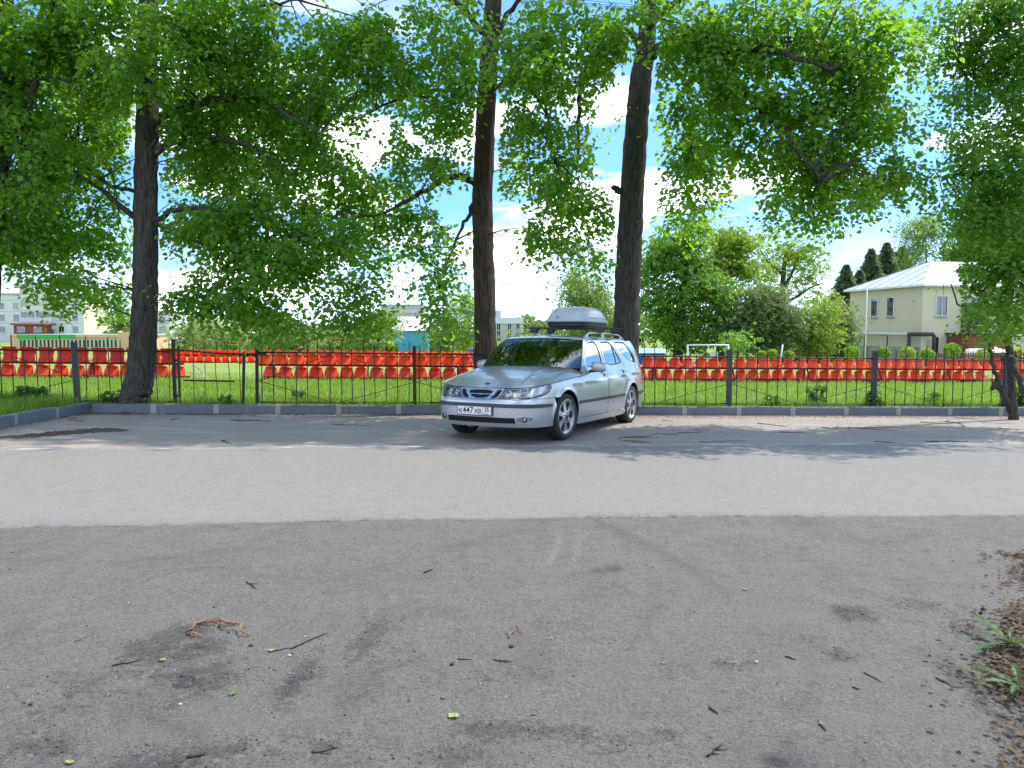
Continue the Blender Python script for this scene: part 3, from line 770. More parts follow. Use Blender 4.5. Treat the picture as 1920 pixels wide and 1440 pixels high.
for sd in (1, -1):
    fn = Mw if sd > 0 else mir(Mw); fl_ = sd < 0
    K = dict(parent=car, flip=fl_)
    fe = patch('front_wing', fender, fn, M_paint, step=.034, gap=.002, ret=.02, **K)
    patch('door_gap_liner', S([(.42, .22), (2.45, .22), (2.45, .95), (.55, .93), (.42, .8)]), fn, M_gap, step=.09, off=-.022, ret=0, **K)
    d1 = patch('front_door', fdoor, fn, M_paint, holes=[fwin], step=.034, gap=.0025, ret=.02, **K)
    d2 = patch('rear_door', rdoor, fn, M_paint, holes=[rwin], step=.034, gap=.0025, ret=.02, **K)
    qp = patch('rear_quarter_panel', quarter, fn, M_paint, holes=[qwin], step=.034, gap=.002, ret=.02, **K)
    for pg, pr in ((fwin, d1), (rwin, d2), (qwin, qp)):
        patch('window_seal', shrink(pg, -.002), fn, M_blackp, pr, [shrink(pg, .017)], step=.02, off=-.006, ret=.008, flip=fl_)
        patch('window_glass', shrink(pg, .010), fn, M_sideglass, pr, step=.06, off=-.010, ret=0, flip=fl_)
    patch('window_divider', S([(2.06, 1.0), (2.085, 1.0), (2.115, 1.345), (2.09, 1.345)]), fn, M_blackp, d2, step=.03, off=-.004, ret=.008, flip=fl_)
    patch('roof_side', apillar, fn, M_paint, step=.03, gap=.001, ret=.02, **K)
    patch('rear_bumper_side', rbump, fn, M_paint, step=.04, gap=.002, ret=.02, **K)
    patch('rear_bumper_moulding', S([(3.11, .478), (3.40, .485)]) + [(uxr(.62), .487), (uxr(.62), .535)] + S([(3.40, .533), (3.11, .522)]), fn, M_mould, step=.04, off=.012, ret=.016, **K)
    patch('sill_skirt', sill, fn, M_paint, step=.035, off=.012, ret=.03, **K)
    patch('side_moulding', smould1, fn, M_mould, d1, step=.04, off=.010, ret=.012, flip=fl_)
    patch('side_moulding', smould2, fn, M_mould, d2, step=.04, off=.010, ret=.012, flip=fl_)
    # door handles: flap over a flat dark patch painted as the cup's shade
    for dy, dzz, pr in ((1.40, .868, d1), (2.30, .893, d2)):
        cup = [(uy(dy) + .045 * math.cos(a), dzz + .036 * math.sin(a)) for a in np.linspace(0, 2 * math.pi, 17)[:-1]]
        patch('handle_cup', cup, fn, simple('handle_shadow', (.05, .055, .06), .6), pr, step=.02, off=.0015, ret=0, flip=fl_)
        hb = [(uy(dy) + x_, dzz + z_) for x_, z_ in ((-.085, .012), (.085, .014), (.09, .028), (.06, .040), (-.06, .038), (-.09, .026))]
        patch('door_handle', hb, fn, M_paint, pr, step=.02, off=.016, ret=.018, flip=fl_)
    patch('side_repeater', smooth_poly(S([(.415, .655), (.455, .655), (.455, .70), (.415, .70)]), 1), fn, simple('repeater_lens', (.5, .48, .44), .2), fe, step=.02, off=.006, ret=.008, flip=fl_)
    # headlamp: lens, housing, two reflector bowls, divider, washer
    ho = patch('headlight', hl, fn, M_lens, step=.035, gap=.003, ret=.012, **K)
    patch('lamp_housing', shrink(hl, .004), fn, simple('lamp_housing', (.46, .47, .47), .28, .55), ho, step=.04, off=-.055, ret=0, flip=fl_)
    patch('lamp_bezel', shrink(hl, .002), fn, simple('lamp_bezel', (.33, .34, .35), .35, .4), ho, [shrink(hl, .016)], step=.03, off=-.006, ret=.05, flip=fl_)
    for cu, r_ in ((ux(.42), .050), (ux(.57), .052)):
        cz_ = .676
        b = fn(cu, cz_); nb = frame_n(fn, cu, cz_) * (-1 if fl_ else 1)
        prof = [(-.05 + .045 * (q ** 2), .012 + (r_ - .012) * q) for q in np.linspace(0, 1, 7)]
        o = MB().lathe(prof, 24, 'Y').build('reflector_bowl', M_chrome, ho, True); o.matrix_local = Matrix.Translation(b - nb * .010) @ nb.to_track_quat('Y', 'Z').to_matrix().to_4x4()
        o = MB().lathe([(-.05, .0), (-.05, .012), (-.02, .010), (-.012, 0)], 12, 'Y').build('bulb', M_plate, ho, True); o.matrix_local = Matrix.Translation(b - nb * .012) @ nb.to_track_quat('Y', 'Z').to_matrix().to_4x4()
    patch('lamp_divider', [(ux(.655), .622), (ux(.668), .622), (ux(.690), .755), (ux(.672), .755)], fn, M_paint, ho, step=.03, off=-.012, ret=.04, flip=fl_)
    patch('indicator_reflector', [(ux(.70), .64)] + S([(-.56, .68), (-.49, .73), (-.50, .775), (-.62, .765)]) + [(ux(.715), .745)], fn, simple('indicator_reflector', (.62, .60, .58), .2, .6), ho, step=.03, off=-.03, ret=0, flip=fl_)
    patch('headlight_washer', [(ux(.47), .588), (ux(.57), .590), (ux(.57), .600), (ux(.47), .598)], fn, M_paint, bump_o, step=.02, off=.012, ret=.02, flip=fl_)
    # tail lamp on the corner
    patch('tail_light', S([(3.375, .62), (3.355, .85), (3.29, .99), (3.33, .99)]) + [(uxr(.70), .985), (uxr(.66), .85), (uxr(.64), .62)], fn, M_red, step=.04, gap=.003, ret=.02, **K)
    # mirror
    mr = empty('door_mirror', (sd * .985, .86, .995)); mr.parent = car
    rings = []
    for s_ in np.linspace(-1, 1, 11):
        w = math.sqrt(max(0, 1 - abs(s_) ** 3.2)) * .92 + .05
        rings.append([(sd * s_ * .118, (-.055 * w * math.cos(a) if math.cos(a) > 0 else -.040 * w * math.cos(a)) + .012 * s_, .078 * w * (abs(math.sin(a)) ** .75) * (1 if math.sin(a) > 0 else -1) - .010 * s_) for a in np.linspace(0, 2 * math.pi, 21)[:-1]])
    MB().loft(rings).build('mirror_housing', M_paint, mr, True, 60)
    MB().loft([[(sd * x_, y_, z_) for x_, y_, z_ in r_] for r_ in ([(-.17, .0, -.085), (-.17, .07, -.085), (-.17, .07, -.045), (-.17, .0, -.045)], [(-.02, -.02, -.075), (-.02, .04, -.075), (-.02, .04, -.035), (-.02, -.02, -.035)])]).build('mirror_arm', M_blackp, mr)
    MB().box((sd * .0, .041, 0), (.19, .004, .115)).build('mirror_glass', M_chrome, mr)
    # roof rail with bowed ends
    rp = []
    for s_ in np.linspace(0, 1, 25):
        y = 1.16 + 1.80 * s_
        h = min(1, min(s_, 1 - s_) / .14) ** .6
        e = Mw(uy(y), roofz(y))
        rp.append((sd * (e.x - .015), y, e.z - .012 + .075 * h))
    rl = MB().tube(rp, .0125, 8).build('roof_rail', M_rail, car, True)
    for y in (1.33, 2.05, 2.80):
        e = Mw(uy(y), roofz(y)); MB().box((sd * (e.x - .015), y, e.z + .015), (.022, .05, .07)).build('rail_foot', M_rail, rl)
# black triangles by the mirrors
for sd in (1, -1):
    patch('mirror_sail', S([(.64, .965), (.80, .975), (.80, 1.07), (.775, 1.06)]), Mw if sd > 0 else mir(Mw), M_paint, car, step=.03, off=.003, ret=.006, flip=sd < 0)
# rear: tailgate with window
tg = S([(3.38, .585), (3.345, .85), (3.275, 1.0), (3.125, 1.17), (2.94, 1.362)]) + [(uxr(.55), 1.375), (uxr(.2), 1.385), (uxr(0), 1.386)]
gate_l = S([(3.385, .58)]) + [(uxr(.62), .58), (uxr(.3), .58), (UMAX, .58)]
gate = [(UMAX - (UMAX - u), z) for u, z in tg]
full = gate + [(2 * UMAX - u, z) for u, z in gate[::-1]][1:]
rw_l = [(uxr(.60), 1.30), (uxr(.62), 1.02), (uxr(.3), 1.0), (UMAX, 1.0)]
rwf = rw_l + [(2 * UMAX - u, z) for u, z in rw_l[::-1]][1:]
tgo = patch('tailgate', full, Mw, M_paint, car, [rwf], .05, gap=.003, ret=.02)
patch('rear_window', shrink(rwf, -.004), Mw, M_sideglass, tgo, step=.08, off=-.006, ret=0)
# --- windscreen, cowl, roof
def edge_A(s): y = .585 + (1.02 - .585) * s; return Mw(uy(y), roofz(y))
def Wind(s, t_):
    e = edge_A(s); c0 = .375 + (0.90 - .375) * s
    zc = .985 + .428 * (s + .08 * s * (1 - s))
    w = t_ * t_
    return Vector((e.x * t_, c0 + (e.y - c0) * w, zc + (e.z - zc) * abs(t_) ** 2.2))
wsc = patch('windscreen', [(0.0, -.985), (.985, -.985), (.985, .985), (0.0, .985)], Wind, M_glass, car, step=.07, ret=0)
blk = patch('windscreen_band', [(-.02, -1.0), (1.0, -1.0), (1.0, 1.0), (-.02, 1.0)], Wind, M_blackp, wsc, [[(.055, -.93), (.945, -.925), (.945, .925), (.055, .93)]], .05, off=.0015, ret=0)
def Roof(s, t_):
    y = 1.02 + (2.95 - 1.02) * s; e = Mw(uy(y), roofz(y))
    yc = .90 + (3.02 - .90) * s
    return Vector((e.x * t_, yc + (e.y - yc) * t_ * t_, e.z + .024 * (1 - abs(t_) ** 2.4)))
rf = patch('roof', [(0, -1), (1, -1), (1, 1), (0, 1)], Roof, M_paint, car, step=.06, ret=0)
patch('sunroof', [(.10, -.55), (.33, -.55), (.33, .55), (.10, .55)], Roof, M_glass, rf, step=.06, off=.004, ret=.006)
patch('sunroof_seal', [(.09, -.58), (.34, -.58), (.34, .58), (.09, .58)], Roof, M_gap, rf, step=.06, off=.002, ret=.003)
patch('cowl', [(.955, -.93), (1.05, -.93), (1.05, .93), (.955, .93)], lambda a, b: Hood(min(a, 1.0), b) + Vector((0, .9 * max(0, a - 1) + .0, .0)) + Vector((0, 0, -.012)), M_blackp, car, step=.06, ret=0)
for x0, x1 in ((.55, .0), (-.05, -.58)):
    mbw = MB(); P0 = Wind(.0, x0 / .8) + Vector((0, -.012, .004)); P1 = Wind(.035, x1 / .8) + Vector((0, -.010, .006))
    mbw.bar(P0, P1, .010, .010).bar(P0 + Vector((0, -.02, -.01)), P0.lerp(P1, .45) + Vector((0, -.006, .005)), .014, .010)
    mbw.build('wiper', M_blackp, car)
# --- wheels
def rim_map(u, v): 
    r = math.hypot(u, v)
    return Vector((0.030 * math.exp(-(r / .09) ** 2) - 0.012 + 0.016 * ss(.20, .242, r), u, v))
holes = []
for k_ in range(6):
    a0 = k_ * math.pi / 3 + .35
    q = [(.088, -.17), (.130, -.275), (.208, -.315), (.221, 0), (.208, .315), (.130, .275), (.088, .17)]
    holes.append(smooth_poly([(r_ * math.cos(a0 + a_), r_ * math.sin(a0 + a_)) for r_, a_ in q], 1))
circ = [(.243 * math.cos(a), .243 * math.sin(a)) for a in np.linspace(0, 2 * math.pi, 49)[:-1]]
tyre_prof = [(-.098, .236), (-.108, .250), (-.112, .275), (-.104, .300), (-.090, .316), (-.078, .322), (-.060, .3225), (-.058, .315), (-.050, .315), (-.048, .324), (-.010, .325), (-.008, .316), (.008, .316), (.010, .325), (.048, .324), (.050, .315), (.058, .315), (.060, .3225), (.078, .322), (.090, .316), (.104, .300), (.112, .275), (.108, .250), (.098, .236)]
bolt_me = MB().lathe([(-.006, .009), (.006, .009), (.008, 0)], 8, 'X').mesh('wheel_bolt', M_blackp)
for sd, ly in ((1, 0), (-1, 0), (1, 2.703), (-1, 2.703)):
    w = empty('wheel', (sd * .765, ly, .322)); w.parent = car
    w.rotation_euler = (0, 0, (R(-4) if ly == 0 else 0) + (0 if sd > 0 else math.pi))
    MB().lathe(tyre_prof, 56, 'X').build('tyre', M_rubber, w, True, 40)
    rm = patch('rim', circ, rim_map, M_alloy, w, holes, .02, ret=.03)
    rm.location = (.088, 0, 0); rm.rotation_euler = (random.uniform(0, 6), 0, 0)
    MB().lathe([(.104, .2435), (.106, .235), (.08, .231), (-.09, .226), (-.10, .2435)], 48, 'X').build('rim_barrel', M_alloy, w, True, 40)
    MB().lathe([(.0, .0), (.0, .15), (-.03, .15), (-.03, .0)], 32, 'X').build('brake_disc', simple('brake_disc', (.09, .085, .08), .5, .6), w, True, 40)
    cap = MB().lathe([(.118, .0), (.117, .020), (.108, .026)], 20, 'X').build('hub_cap', M_blackp, w, True)
    for k_ in range(5):
        a = k_ * 2 * math.pi / 5 + .2
        link_mesh('wheel_bolt', bolt_me, w, (.106, .052 * math.cos(a), .052 * math.sin(a)))
    # wheel well
    mb = MB(); n = 18
    rg = lambda xx: [(xx, ly + .385 * math.cos(R(a)), .325 + .385 * math.sin(R(a))) for a in np.linspace(-20, 200, n)]
    mb.loft([rg(sd * .45), rg(sd * .858)], close=False, caps=False)
    mb.add([(sd * .45, ly, .325)] + rg(sd * .45), [(0, i + 1, i + 2) for i in range(n - 1)])
    mb.build('wheel_arch_liner', M_gap, car)
# --- underside, engine bay floor, cabin floor
mb = MB(); mb.box((0, -.58, .28), (1.0, .40, .08)).box((0, 0, .30), (.9, .9, .12)).box((0, 1.35, .24), (1.62, 1.95, .07)).box((0, 2.70, .32), (.9, .8, .12)).box((0, 3.38, .34), (1.3, .6, .12))
mb.box((0, .30, .60), (1.60, .03, .62)).box((0, 3.40, .62), (1.2, .03, .5))
mb.build('underbody', M_gap, car)
# --- cabin: dashboard, steering wheel, seats, headrests
mb = MB()
prof = [(.40, .60), (.40, .90), (.62, .945), (.86, .93), (.98, .86), (.98, .60)]
mb.loft([[(xx, y, z) for y, z in prof] for xx in (-.74, -.3, .1, .74)]).build('dashboard', M_inter, car, True, 30)
st = MB(); st.tube([(.36 + .185 * math.cos(a), 1.06 + .06 * math.sin(a), .90 + .175 * math.sin(a)) for a in np.linspace(0, 2 * math.pi, 25)], .016, 8, caps=False)
st.box((.36, 1.06, .90), (.16, .04, .08)).bar((.19, 1.05, .90), (.53, 1.05, .90), .03).bar((.36, 1.05, .74), (.36, 1.05, .90), .03).bar((.36, .9, .84), (.36, 1.06, .90), .06)
st.build('steering_wheel', M_inter, car, True, 40)
def seat(x, y, w, name='car_seat'):
    s_ = empty(name, (x, y, .26)); s_.parent = car
    def slab(cn, d, m, rx=0, nm='seat_cushion'):
        o = MB().box((0, 0, 0), d).build(nm, m, s_, True, bevel=.04); o.location = cn; o.rotation_euler = (rx, 0, 0); return o
    slab((0, 0, .20), (w, .52, .17), M_seat)
    slab((0, .30, .52), (w * .96, .15, .62), M_seat, R(-14), 'seat_back')
    for hx in ((0,) if w < .8 else (-.42, 0, .42)):
        slab((hx, .41, .92), (.27, .10, .19), M_seat, R(-10), 'headrest')
        slab((hx, .40, .82), (.10, .03, .12), M_inter, R(-10), 'headrest_post')
seat(.37, 1.35, .52); seat(-.37, 1.35, .52); seat(0, 2.25, 1.30, 'car_rear_bench')
MB().box((0, 2.95, .60), (1.25, .75, .05)).build('load_cover', M_inter, car)
MB().box((0, .98, 1.30), (.24, .03, .07)).build('interior_mirror', M_inter, car, bevel=.01)

# ------------------------------------------------------------------ roof bars and roof box (things of their own)
def car_local(name, loc, label, cat, group=None):
    o = empty(name, (0, 0, 0), 0, label, cat, group)
    o.rotation_mode = 'QUATERNION'
    Mx = Matrix.Translation(car.location) @ car.rotation_quaternion.to_matrix().to_4x4() @ Matrix.Translation(loc)
    o.location = Mx.to_translation(); o.rotation_quaternion = car.rotation_quaternion
    return o
for y, lb in ((1.90, 'black roof bar clamped across the rails under the front of the roof box'), (2.56, 'black roof bar clamped across the rails behind, nearer the tailgate')):
    rb = car_local('roof_bar', (0, y, 1.597), lb, 'roof bar', 'roof bars on the car')
    MB().box((0, 0, 0), (1.48, .034, .024)).build('bar', M_blackp, rb, bevel=.004)
    for sd in (1, -1):
        e = Mw(uy(y), roofz(y))
        f = MB().loft([[(sd * (e.x - .015) + dx * w_, dy * .045, z) for dx, dy in ((-1, -1), (1, -1), (1, 1), (-1, 1))] for z, w_ in ((-.085, .035), (-.055, .055), (-.012, .075), (.016, .060))])
        f.build('bar_foot', M_blackp, rb, bevel=.008)
bx = car_local('roof_box', (-0.01, 2.40, 1.614), 'glossy grey roof box with black base on top of the silver car', 'roof box')
bx.scale = (1.03, 1, 1.03)
def rrect(hw, y0, y1, z, k=3.2, n=48):
    o = []
    for i in range(n):
        a = 2 * math.pi * i / n; c_, s_ = math.cos(a), math.sin(a)
        X_ = math.copysign(abs(c_) ** (2 / k), c_) * hw; Y_ = math.copysign(abs(s_) ** (2 / k), s_)
        Y_ = (y0 + y1) / 2 + Y_ * (y1 - y0) / 2
        tp = 1 - .16 * max(0, (Y_ - .1) / .7)
        o.append((X_ * tp, Y_, z))
    return o
MB().loft([rrect(.34, -.58, .62, .0, 5), rrect(.355, -.60, .64, .012, 5), rrect(.365, -.612, .655, .085, 5)]).build('base', simple('roof_box_base', (.016, .018, .024), .45), bx, True, 40)
MB().loft([rrect(.385, -.640, .690, .080, 5), rrect(.392, -.648, .700, .095, 5), rrect(.388, -.642, .694, .120, 5), rrect(.372, -.625, .670, .128, 5)]).build('lid_rim', M_box, bx, True, 40)
lid = [rrect(.368, -.618, .660, .126, 4.6), rrect(.352, -.592, .62, .19, 4.2), rrect(.328, -.535, .54, .255, 3.8), rrect(.298, -.46, .42, .300, 3.5), rrect(.255, -.36, .28, .325, 3.2), rrect(.16, -.2, .12, .336, 3), rrect(.03, -.05, .0, .338, 3)]
MB().loft(lid, caps=True).build('lid', M_box, bx, True, 60)
for sd in (1, -1):
    MB().tube([(sd * .12, -.600, .175), (sd * .19, -.52, .265), (sd * .20, -.36, .318), (sd * .17, .1, .326)], [.004, .010, .010, .003], 8).build('lid_rib', M_box, bx, True)
    MB().tube([(sd * .362, -.42, .150), (sd * .366, -.2, .150), (sd * .352, .35, .150)], [.004, .010, .004], 8).build('lid_rib', M_box, bx, True)
MB().box((-.10, -.613, .155), (.060, .006, .012)).build('badge', M_blackp, bx, bevel=.002)
# ================================================================== the iron fence behind the kerb
M_iron = simple('fence_iron', (0.020, 0.019, 0.020), 0.65, 0.2, var=0.5, vscale=6, bump=0.3, bscale=60)
M_post = simple('fence_post_paint', (0.034, 0.040, 0.052), 0.6, 0.1, var=0.5, vscale=5, bump=0.3, bscale=40)
M_rust = simple('fence_rust', (0.060, 0.035, 0.026), 0.8, 0.1, var=0.5, vscale=5, bump=0.4, bscale=40)
def fl(x, dy=0.0): return float(kerb_y(x)) + 0.30 + dy
def fz(x): return float(gz(x, fl(x)))
def fx_at(px):
    k = (px - 960) / CAM_F
    return k * 14.6 / (1 - 0.10 * k) 
bar_meshes = {}
def bar_mesh(h, tip=True):
    kk = round(h, 2)
    if kk not in bar_meshes:
        mb = MB(); w = .0065
        q = lambda w_, z: [(-w_, -w_, z), (w_, -w_, z), (w_, w_, z), (-w_, w_, z)]
        mb.loft([q(w, 0), q(w, kk - .05), q(.001, kk)])
        bar_meshes[kk] = mb.mesh('bar', M_iron)
    return bar_meshes[kk]
def fence(name, label, x0, x1, posts, braces=(), bars=True, skip=()):
    f = empty(name, (x0, fl(x0), fz(x0)), 0, label, 'fence', 'iron fence along the kerb')
    def loc(x, z, dy=0.0): return Vector((x - x0, fl(x) + dy - fl(x0), fz(x) + z - fz(x0)))
    n = int((x1 - x0) / .205)
    for i in range(n + 1):
        x = x0 + .10 + i * .205 + random.uniform(-.008, .008)
        if x > x1 or any(abs(x - p[0]) < .07 for p in posts): continue
        h = (1.38 if i % 2 else 1.30) + random.uniform(-.02, .02)
        o = link_mesh('bar', bar_mesh(h), f, loc(x, .09, -.012 + random.uniform(-.003, .003)))
        o.rotation_euler = (random.uniform(-.012, .012), random.uniform(-.014, .014), random.uniform(0, 1.5))
        o.scale = (1, 1, (h - .09) / round(h, 2))
    segs = sorted([x0] + [p[0] for p in posts] + [x1])
    for a, b in zip(segs[:-1], segs[1:]):
        if b - a < .3: continue
        mid = (a + b) / 2; sg = random.uniform(-.012, .012)
        MB().tube([loc(a, 1.11), loc(mid, 1.11 + sg), loc(b, 1.11)], .016, 4).build('top_rail', M_iron, f)
        MB().tube([loc(a, .195), loc(mid, .195 - sg), loc(b, .195)], .013, 4).build('bottom_rail', M_iron, f)
    for a, b in braces:
        mid = (a + b) / 2; dy = -.028
        for (xa, za, xb, zb) in ((a, .56, mid - .05, 1.10), (mid + .05, 1.10, b, .60), (a, .60, mid - .08, .20), (mid + .08, .20, b, .58)):
            mx, mz = (xa + xb) / 2, (za + zb) / 2 + random.uniform(-.01, .02)
            MB().tube([loc(xa, za, dy), loc(mx, mz, dy), loc(xb, zb, dy)], .0065, 5).build('brace', M_iron, f)
    for x, w, h, m, lean in posts:
        mb = MB(); mb.box((0, 0, h / 2), (w, w, h)).box((0, 0, h + .006), (w * 1.08, w * 1.08, .012))
        o = mb.build('post', m, f); o.location = loc(x, -.02); o.rotation_euler = (random.uniform(-.01, .01), lean, KA)
    return f, loc
pl = fx_at
f1, _ = fence('iron_fence', 'black iron spike fence behind the kerb, stretch with the leaning tree trunk', -12.5, pl(327), [(-12.4, .07, 1.27, M_post, 0), (-9.9, .07, 1.27, M_post, 0), (pl(143), .085, 1.27, M_post, R(-1.2)), (pl(326), .055, 1.34, M_iron, 0)], [(pl(143) - 2.9, pl(143))])
# straight fence from the gap to the right
xs_p = [pl(v) for v in (480, 777, 1073, 1368, 1640, 1887)] + [pl(1887) + 2.75]
pp = [(x, w, 1.27, m, ln) for x, w, m, ln in zip(xs_p, (.052, .062, .08, .085, .085, .085, .085), (M_iron, M_rust, M_post, M_post, M_post, M_post, M_post), (R(1), 0, 0, 0, 0, 0, 0))]
f2, _ = fence('iron_fence', 'long black iron spike fence with crossed braces behind the silver car', xs_p[0], xs_p[-1] + .1, pp, list(zip(xs_p[:-1], xs_p[1:])))
# bent remains of a gate between them
xa, xb = pl(336), pl(478)
g = empty('gate_panel', (xa, fl(xa), fz(xa)), 0, 'bent gate panel with wavy bars and a broken lower rail', 'gate')
gl = lambda x, z, dy=0.0: Vector((x - xa, fl(x) + dy - fl(xa), fz(x) + z - fz(xa)))
for i, px in enumerate((362, 383, 405, 428, 449)):
    x = pl(px); ph = random.uniform(0, 6); am = (.004, .006, .018, .022, .006)[i]
    MB().tube([gl(x + am * math.sin(ph + q * 7) + .012 * q, .06 + q * (1.30 + .05 * (i % 2)), -.01) for q in np.linspace(0, 1, 9)], [.0065] * 8 + [.002], 5).build('bar', M_iron, g)
MB().tube([gl(xa, 1.14), gl((xa + xb) / 2, 1.085), gl(xb, 1.06)], .016, 4).build('top_rail', M_iron, g)
MB().tube([gl(pl(343), .585), gl(pl(439), .575)], .015, 4).build('broken_rail', M_iron, g)
MB().box((0, 0, 0), (.62, .05, .045)).build('latch_bar', M_iron, g).location = gl(pl(468), 1.075, -.02)
MB().box((0, 0, 0), (.30, .05, .045)).build('latch_bar', M_iron, g).location = gl(pl(330), 1.13, -.02)
o = MB().box((0, 0, .58), (.042, .042, 1.16)).build('gate_post', M_iron, g); o.location = gl(pl(453), -.04); o.rotation_euler = (0, R(2.4), 0)
o = MB().box((0, 0, .60), (.035, .035, 1.24)).build('gate_post', M_iron, g); o.location = gl(pl(335), -.02)
for zz in (.30, .95): MB().box((0, 0, 0), (.10, .03, .05)).build('hinge', M_iron, g).location = gl(pl(331), zz, -.01)

# ================================================================== spectator seats behind the fence
t = NT('seat_plastic'); rr = t.n('ObjectInfo').outputs['Random']; cg = t.coord()
k = t.mix(rr, (0.78, 0.050, 0.010), (0.86, 0.085, 0.018))
k = t.mix(t.math('MULTIPLY', t.noise(cg, 7, 5), 0.5), k, (0.70, 0.042, 0.010))
k = t.mix(t.math('MULTIPLY', t.math('GREATER_THAN', rr, 0.86), 0.35), k, (0.60, 0.09, 0.05))
M_seatp = t.end(t.principled(k, 0.5, 0, None, 0.25))
t = NT('shaded_seat_plastic'); rr = t.n('ObjectInfo').outputs['Random']
k = t.mix(rr, (0.50, 0.018, 0.008), (0.60, 0.030, 0.012))  # darker red: shade on the flat backs is put into the colour
M_seat_shaded = t.end(t.principled(k, 0.5, 0, None, 0.25))
M_beam = simple('stand_beam', (0.055, 0.026, 0.020), 0.75, 0.1, var=0.5, vscale=4)
M_plank = simple('foot_plank', (0.060, 0.022, 0.018), 0.85, var=0.6, vscale=3, bump=0.5, bscale=30)
M_whitem = simple('white_metal', (0.66, 0.67, 0.66), 0.5, var=0.12, vscale=5)
def seat_shell(kind):
    """stadium seat seen from behind: back at y=0 facing -y, pan reaching +y"""
    nx, nv = 9, 12
    V, F = [], []
    prof = [(-.02, .42)] + [(-.004, .412), (0.004, .395), (.010, .370), (.012, .34)] + [(.012 - .10 * (s_ ** 1.4) + .10, .40 - .40 * s_) for s_ in np.linspace(.22, 1, 5)] + [(.16, -.02), (.26, -.015), (.36, .0), (.42, .02)]
    for (y, z) in prof:
        w = .215
        if kind == 'bucket':
            w = float(np.interp(z, [0, .10, .20, .28], [.222, .218, .205, .192]))
            if z > .22: w *= math.sqrt(max(.02, 1 - ((z - .22) / .205) ** 2))
        else:
            w = .200 - .022 * math.exp(-((z - .17) / .07) ** 2)
            if z > .38: w *= .93
        for i in range(nx):
            s_ = i / (nx - 1) * 2 - 1
            V.append((s_ * w, y + (.055 if kind == 'bucket' else .03) * s_ * s_, z + (.012 * s_ * s_ if z < .03 else 0)))
    n = len(prof)
    for j in range(n - 1):
        for i in range(nx - 1):
            a = j * nx + i; F.append((a, a + 1, a + nx + 1, a + nx))
    mb = MB(); mb.add(V, F)
    o = len(mb.v)
    mb.add([(x, y + .012, z + .012) for x, y, z in V], [f_[::-1] for f_ in F])
    rim = [i for i in range(nx)] + [j * nx + nx - 1 for j in range(1, n)] + [(n - 1) * nx + i for i in range(nx - 2, -1, -1)] + [j * nx for j in range(n - 2, 0, -1)]
    mb.f += [(rim[i], rim[i - 1], rim[i - 1] + o, rim[i] + o) for i in range(len(rim))]; mb.m += [0] * len(rim)
    return mb
seat_b = seat_shell('bucket').mesh('seat', M_seatp, True, 50)
seat_o = seat_shell('flat').mesh('seat', M_seat_shaded, True, 50)
slot_me = MB().box((0, 0, 0), (.010, .004, .05)).mesh('seat_slot', M_beam)
SA = math.atan(.20)
def sx_at(px):
    k = (px - 960) / CAM_F
    return k * 24.6 / (1 - 0.20 * k)
def stand(name, label, px0, px1, kind, pitch=.47, y0=24.6, sl=.20, group='red spectator seats by the pitch', z_up=.50, z_lo=.07, gapd=.85, legs_every=6, face=1, shape=seat_b, low=seat_b):
    k0, k1 = (px0 - 960) / CAM_F, (px1 - 960) / CAM_F
    xa, xb = k0 * y0 / (1 - sl * k0), k1 * y0 / (1 - sl * k1)
    ya = y0 + sl * xa; ang = math.atan(sl)
    Ls = (xb - xa) / math.cos(ang)
    za = float(lz(xa, ya)); zb = float(lz(xb, y0 + sl * xb)); tilt = math.atan2(zb - za, Ls)
    rt = empty(name, (xa, ya, za), 0, label, 'seating', group)
    rt.rotation_euler = (0, -tilt, ang)
    n = int(Ls / pitch)
    for i in range(n + 1):
        x = i * pitch + .2
        if x > Ls: break
        for (sh, z, yy, dx) in ((shape, z_up, 0.0, 0), (low, z_lo, gapd * face, .06)):
            o = link_mesh('seat', sh, rt, (x + dx + random.uniform(-.012, .012), yy, z + random.uniform(-.004, .004)), (random.uniform(-.05, .05), random.uniform(-.02, .02), (0 if face > 0 else math.pi) + random.uniform(-.06, .06)))
            if sh is seat_b: o.scale = (1, 1, .84)
            if sh is seat_o:
                for q in (-.06, 0, .06): link_mesh('seat_slot', slot_me, o, (q, .010, .085), (R(-8), 0, 0))
    for z, yy in ((z_up - .035, .10), (z_lo - .035, gapd * face + .10)):
        MB().box((Ls / 2, yy, z), (Ls, .06, .05)).build('beam', M_beam, rt)
        MB().box((Ls / 2, yy + .22 * face, z), (Ls, .05, .05)).build('beam', M_beam, rt)
    x = .45
    while x < Ls:
        MB().bar((x, -.12 * face, -.05), (x, .16 * face, z_up - .05), .04).build('leg', M_beam, rt)
        MB().bar((x, .35 * face, -.05), (x, .30 * face, z_up - .05), .04).build('leg', M_beam, rt)
        MB().bar((x, gapd * face + .12 * face, -.05), (x, gapd * face + .12 * face, z_lo - .04), .04).build('leg', M_beam, rt)
        x += pitch * legs_every
    if kind == 'near':
        q = 0.0
        while q < Ls - .2:
            l_ = min(3.0, Ls - q)
            MB().box((q + l_ / 2, -.30, .055), (l_ - .02, .05, .10)).build('foot_plank', M_plank, rt).rotation_euler = (random.uniform(-.02, .02), random.uniform(-.003, .003), 0)
            q += 3.0
    return rt, Ls
st1, L1 = stand('seating_stand', 'two rows of red seats, flat backs darkened as in shade, ending before the bent gate', -70, 340, 'near', shape=seat_o)
mb = MB(); mb.bar((L1 + .12, .95, .42), (L1 + .20, 1.0, .02), .035).bar((L1 + .20, 1.0, .02), (L1 + .42, 1.0, .02), .035).bar((L1 + .12, .95, .42), (L1 + .42, 1.05, .14), .035).bar((L1 + .42, 1.05, .14), (L1 + .42, 1.0, .02), .035)
mb.build('end_frame', M_whitem, st1)
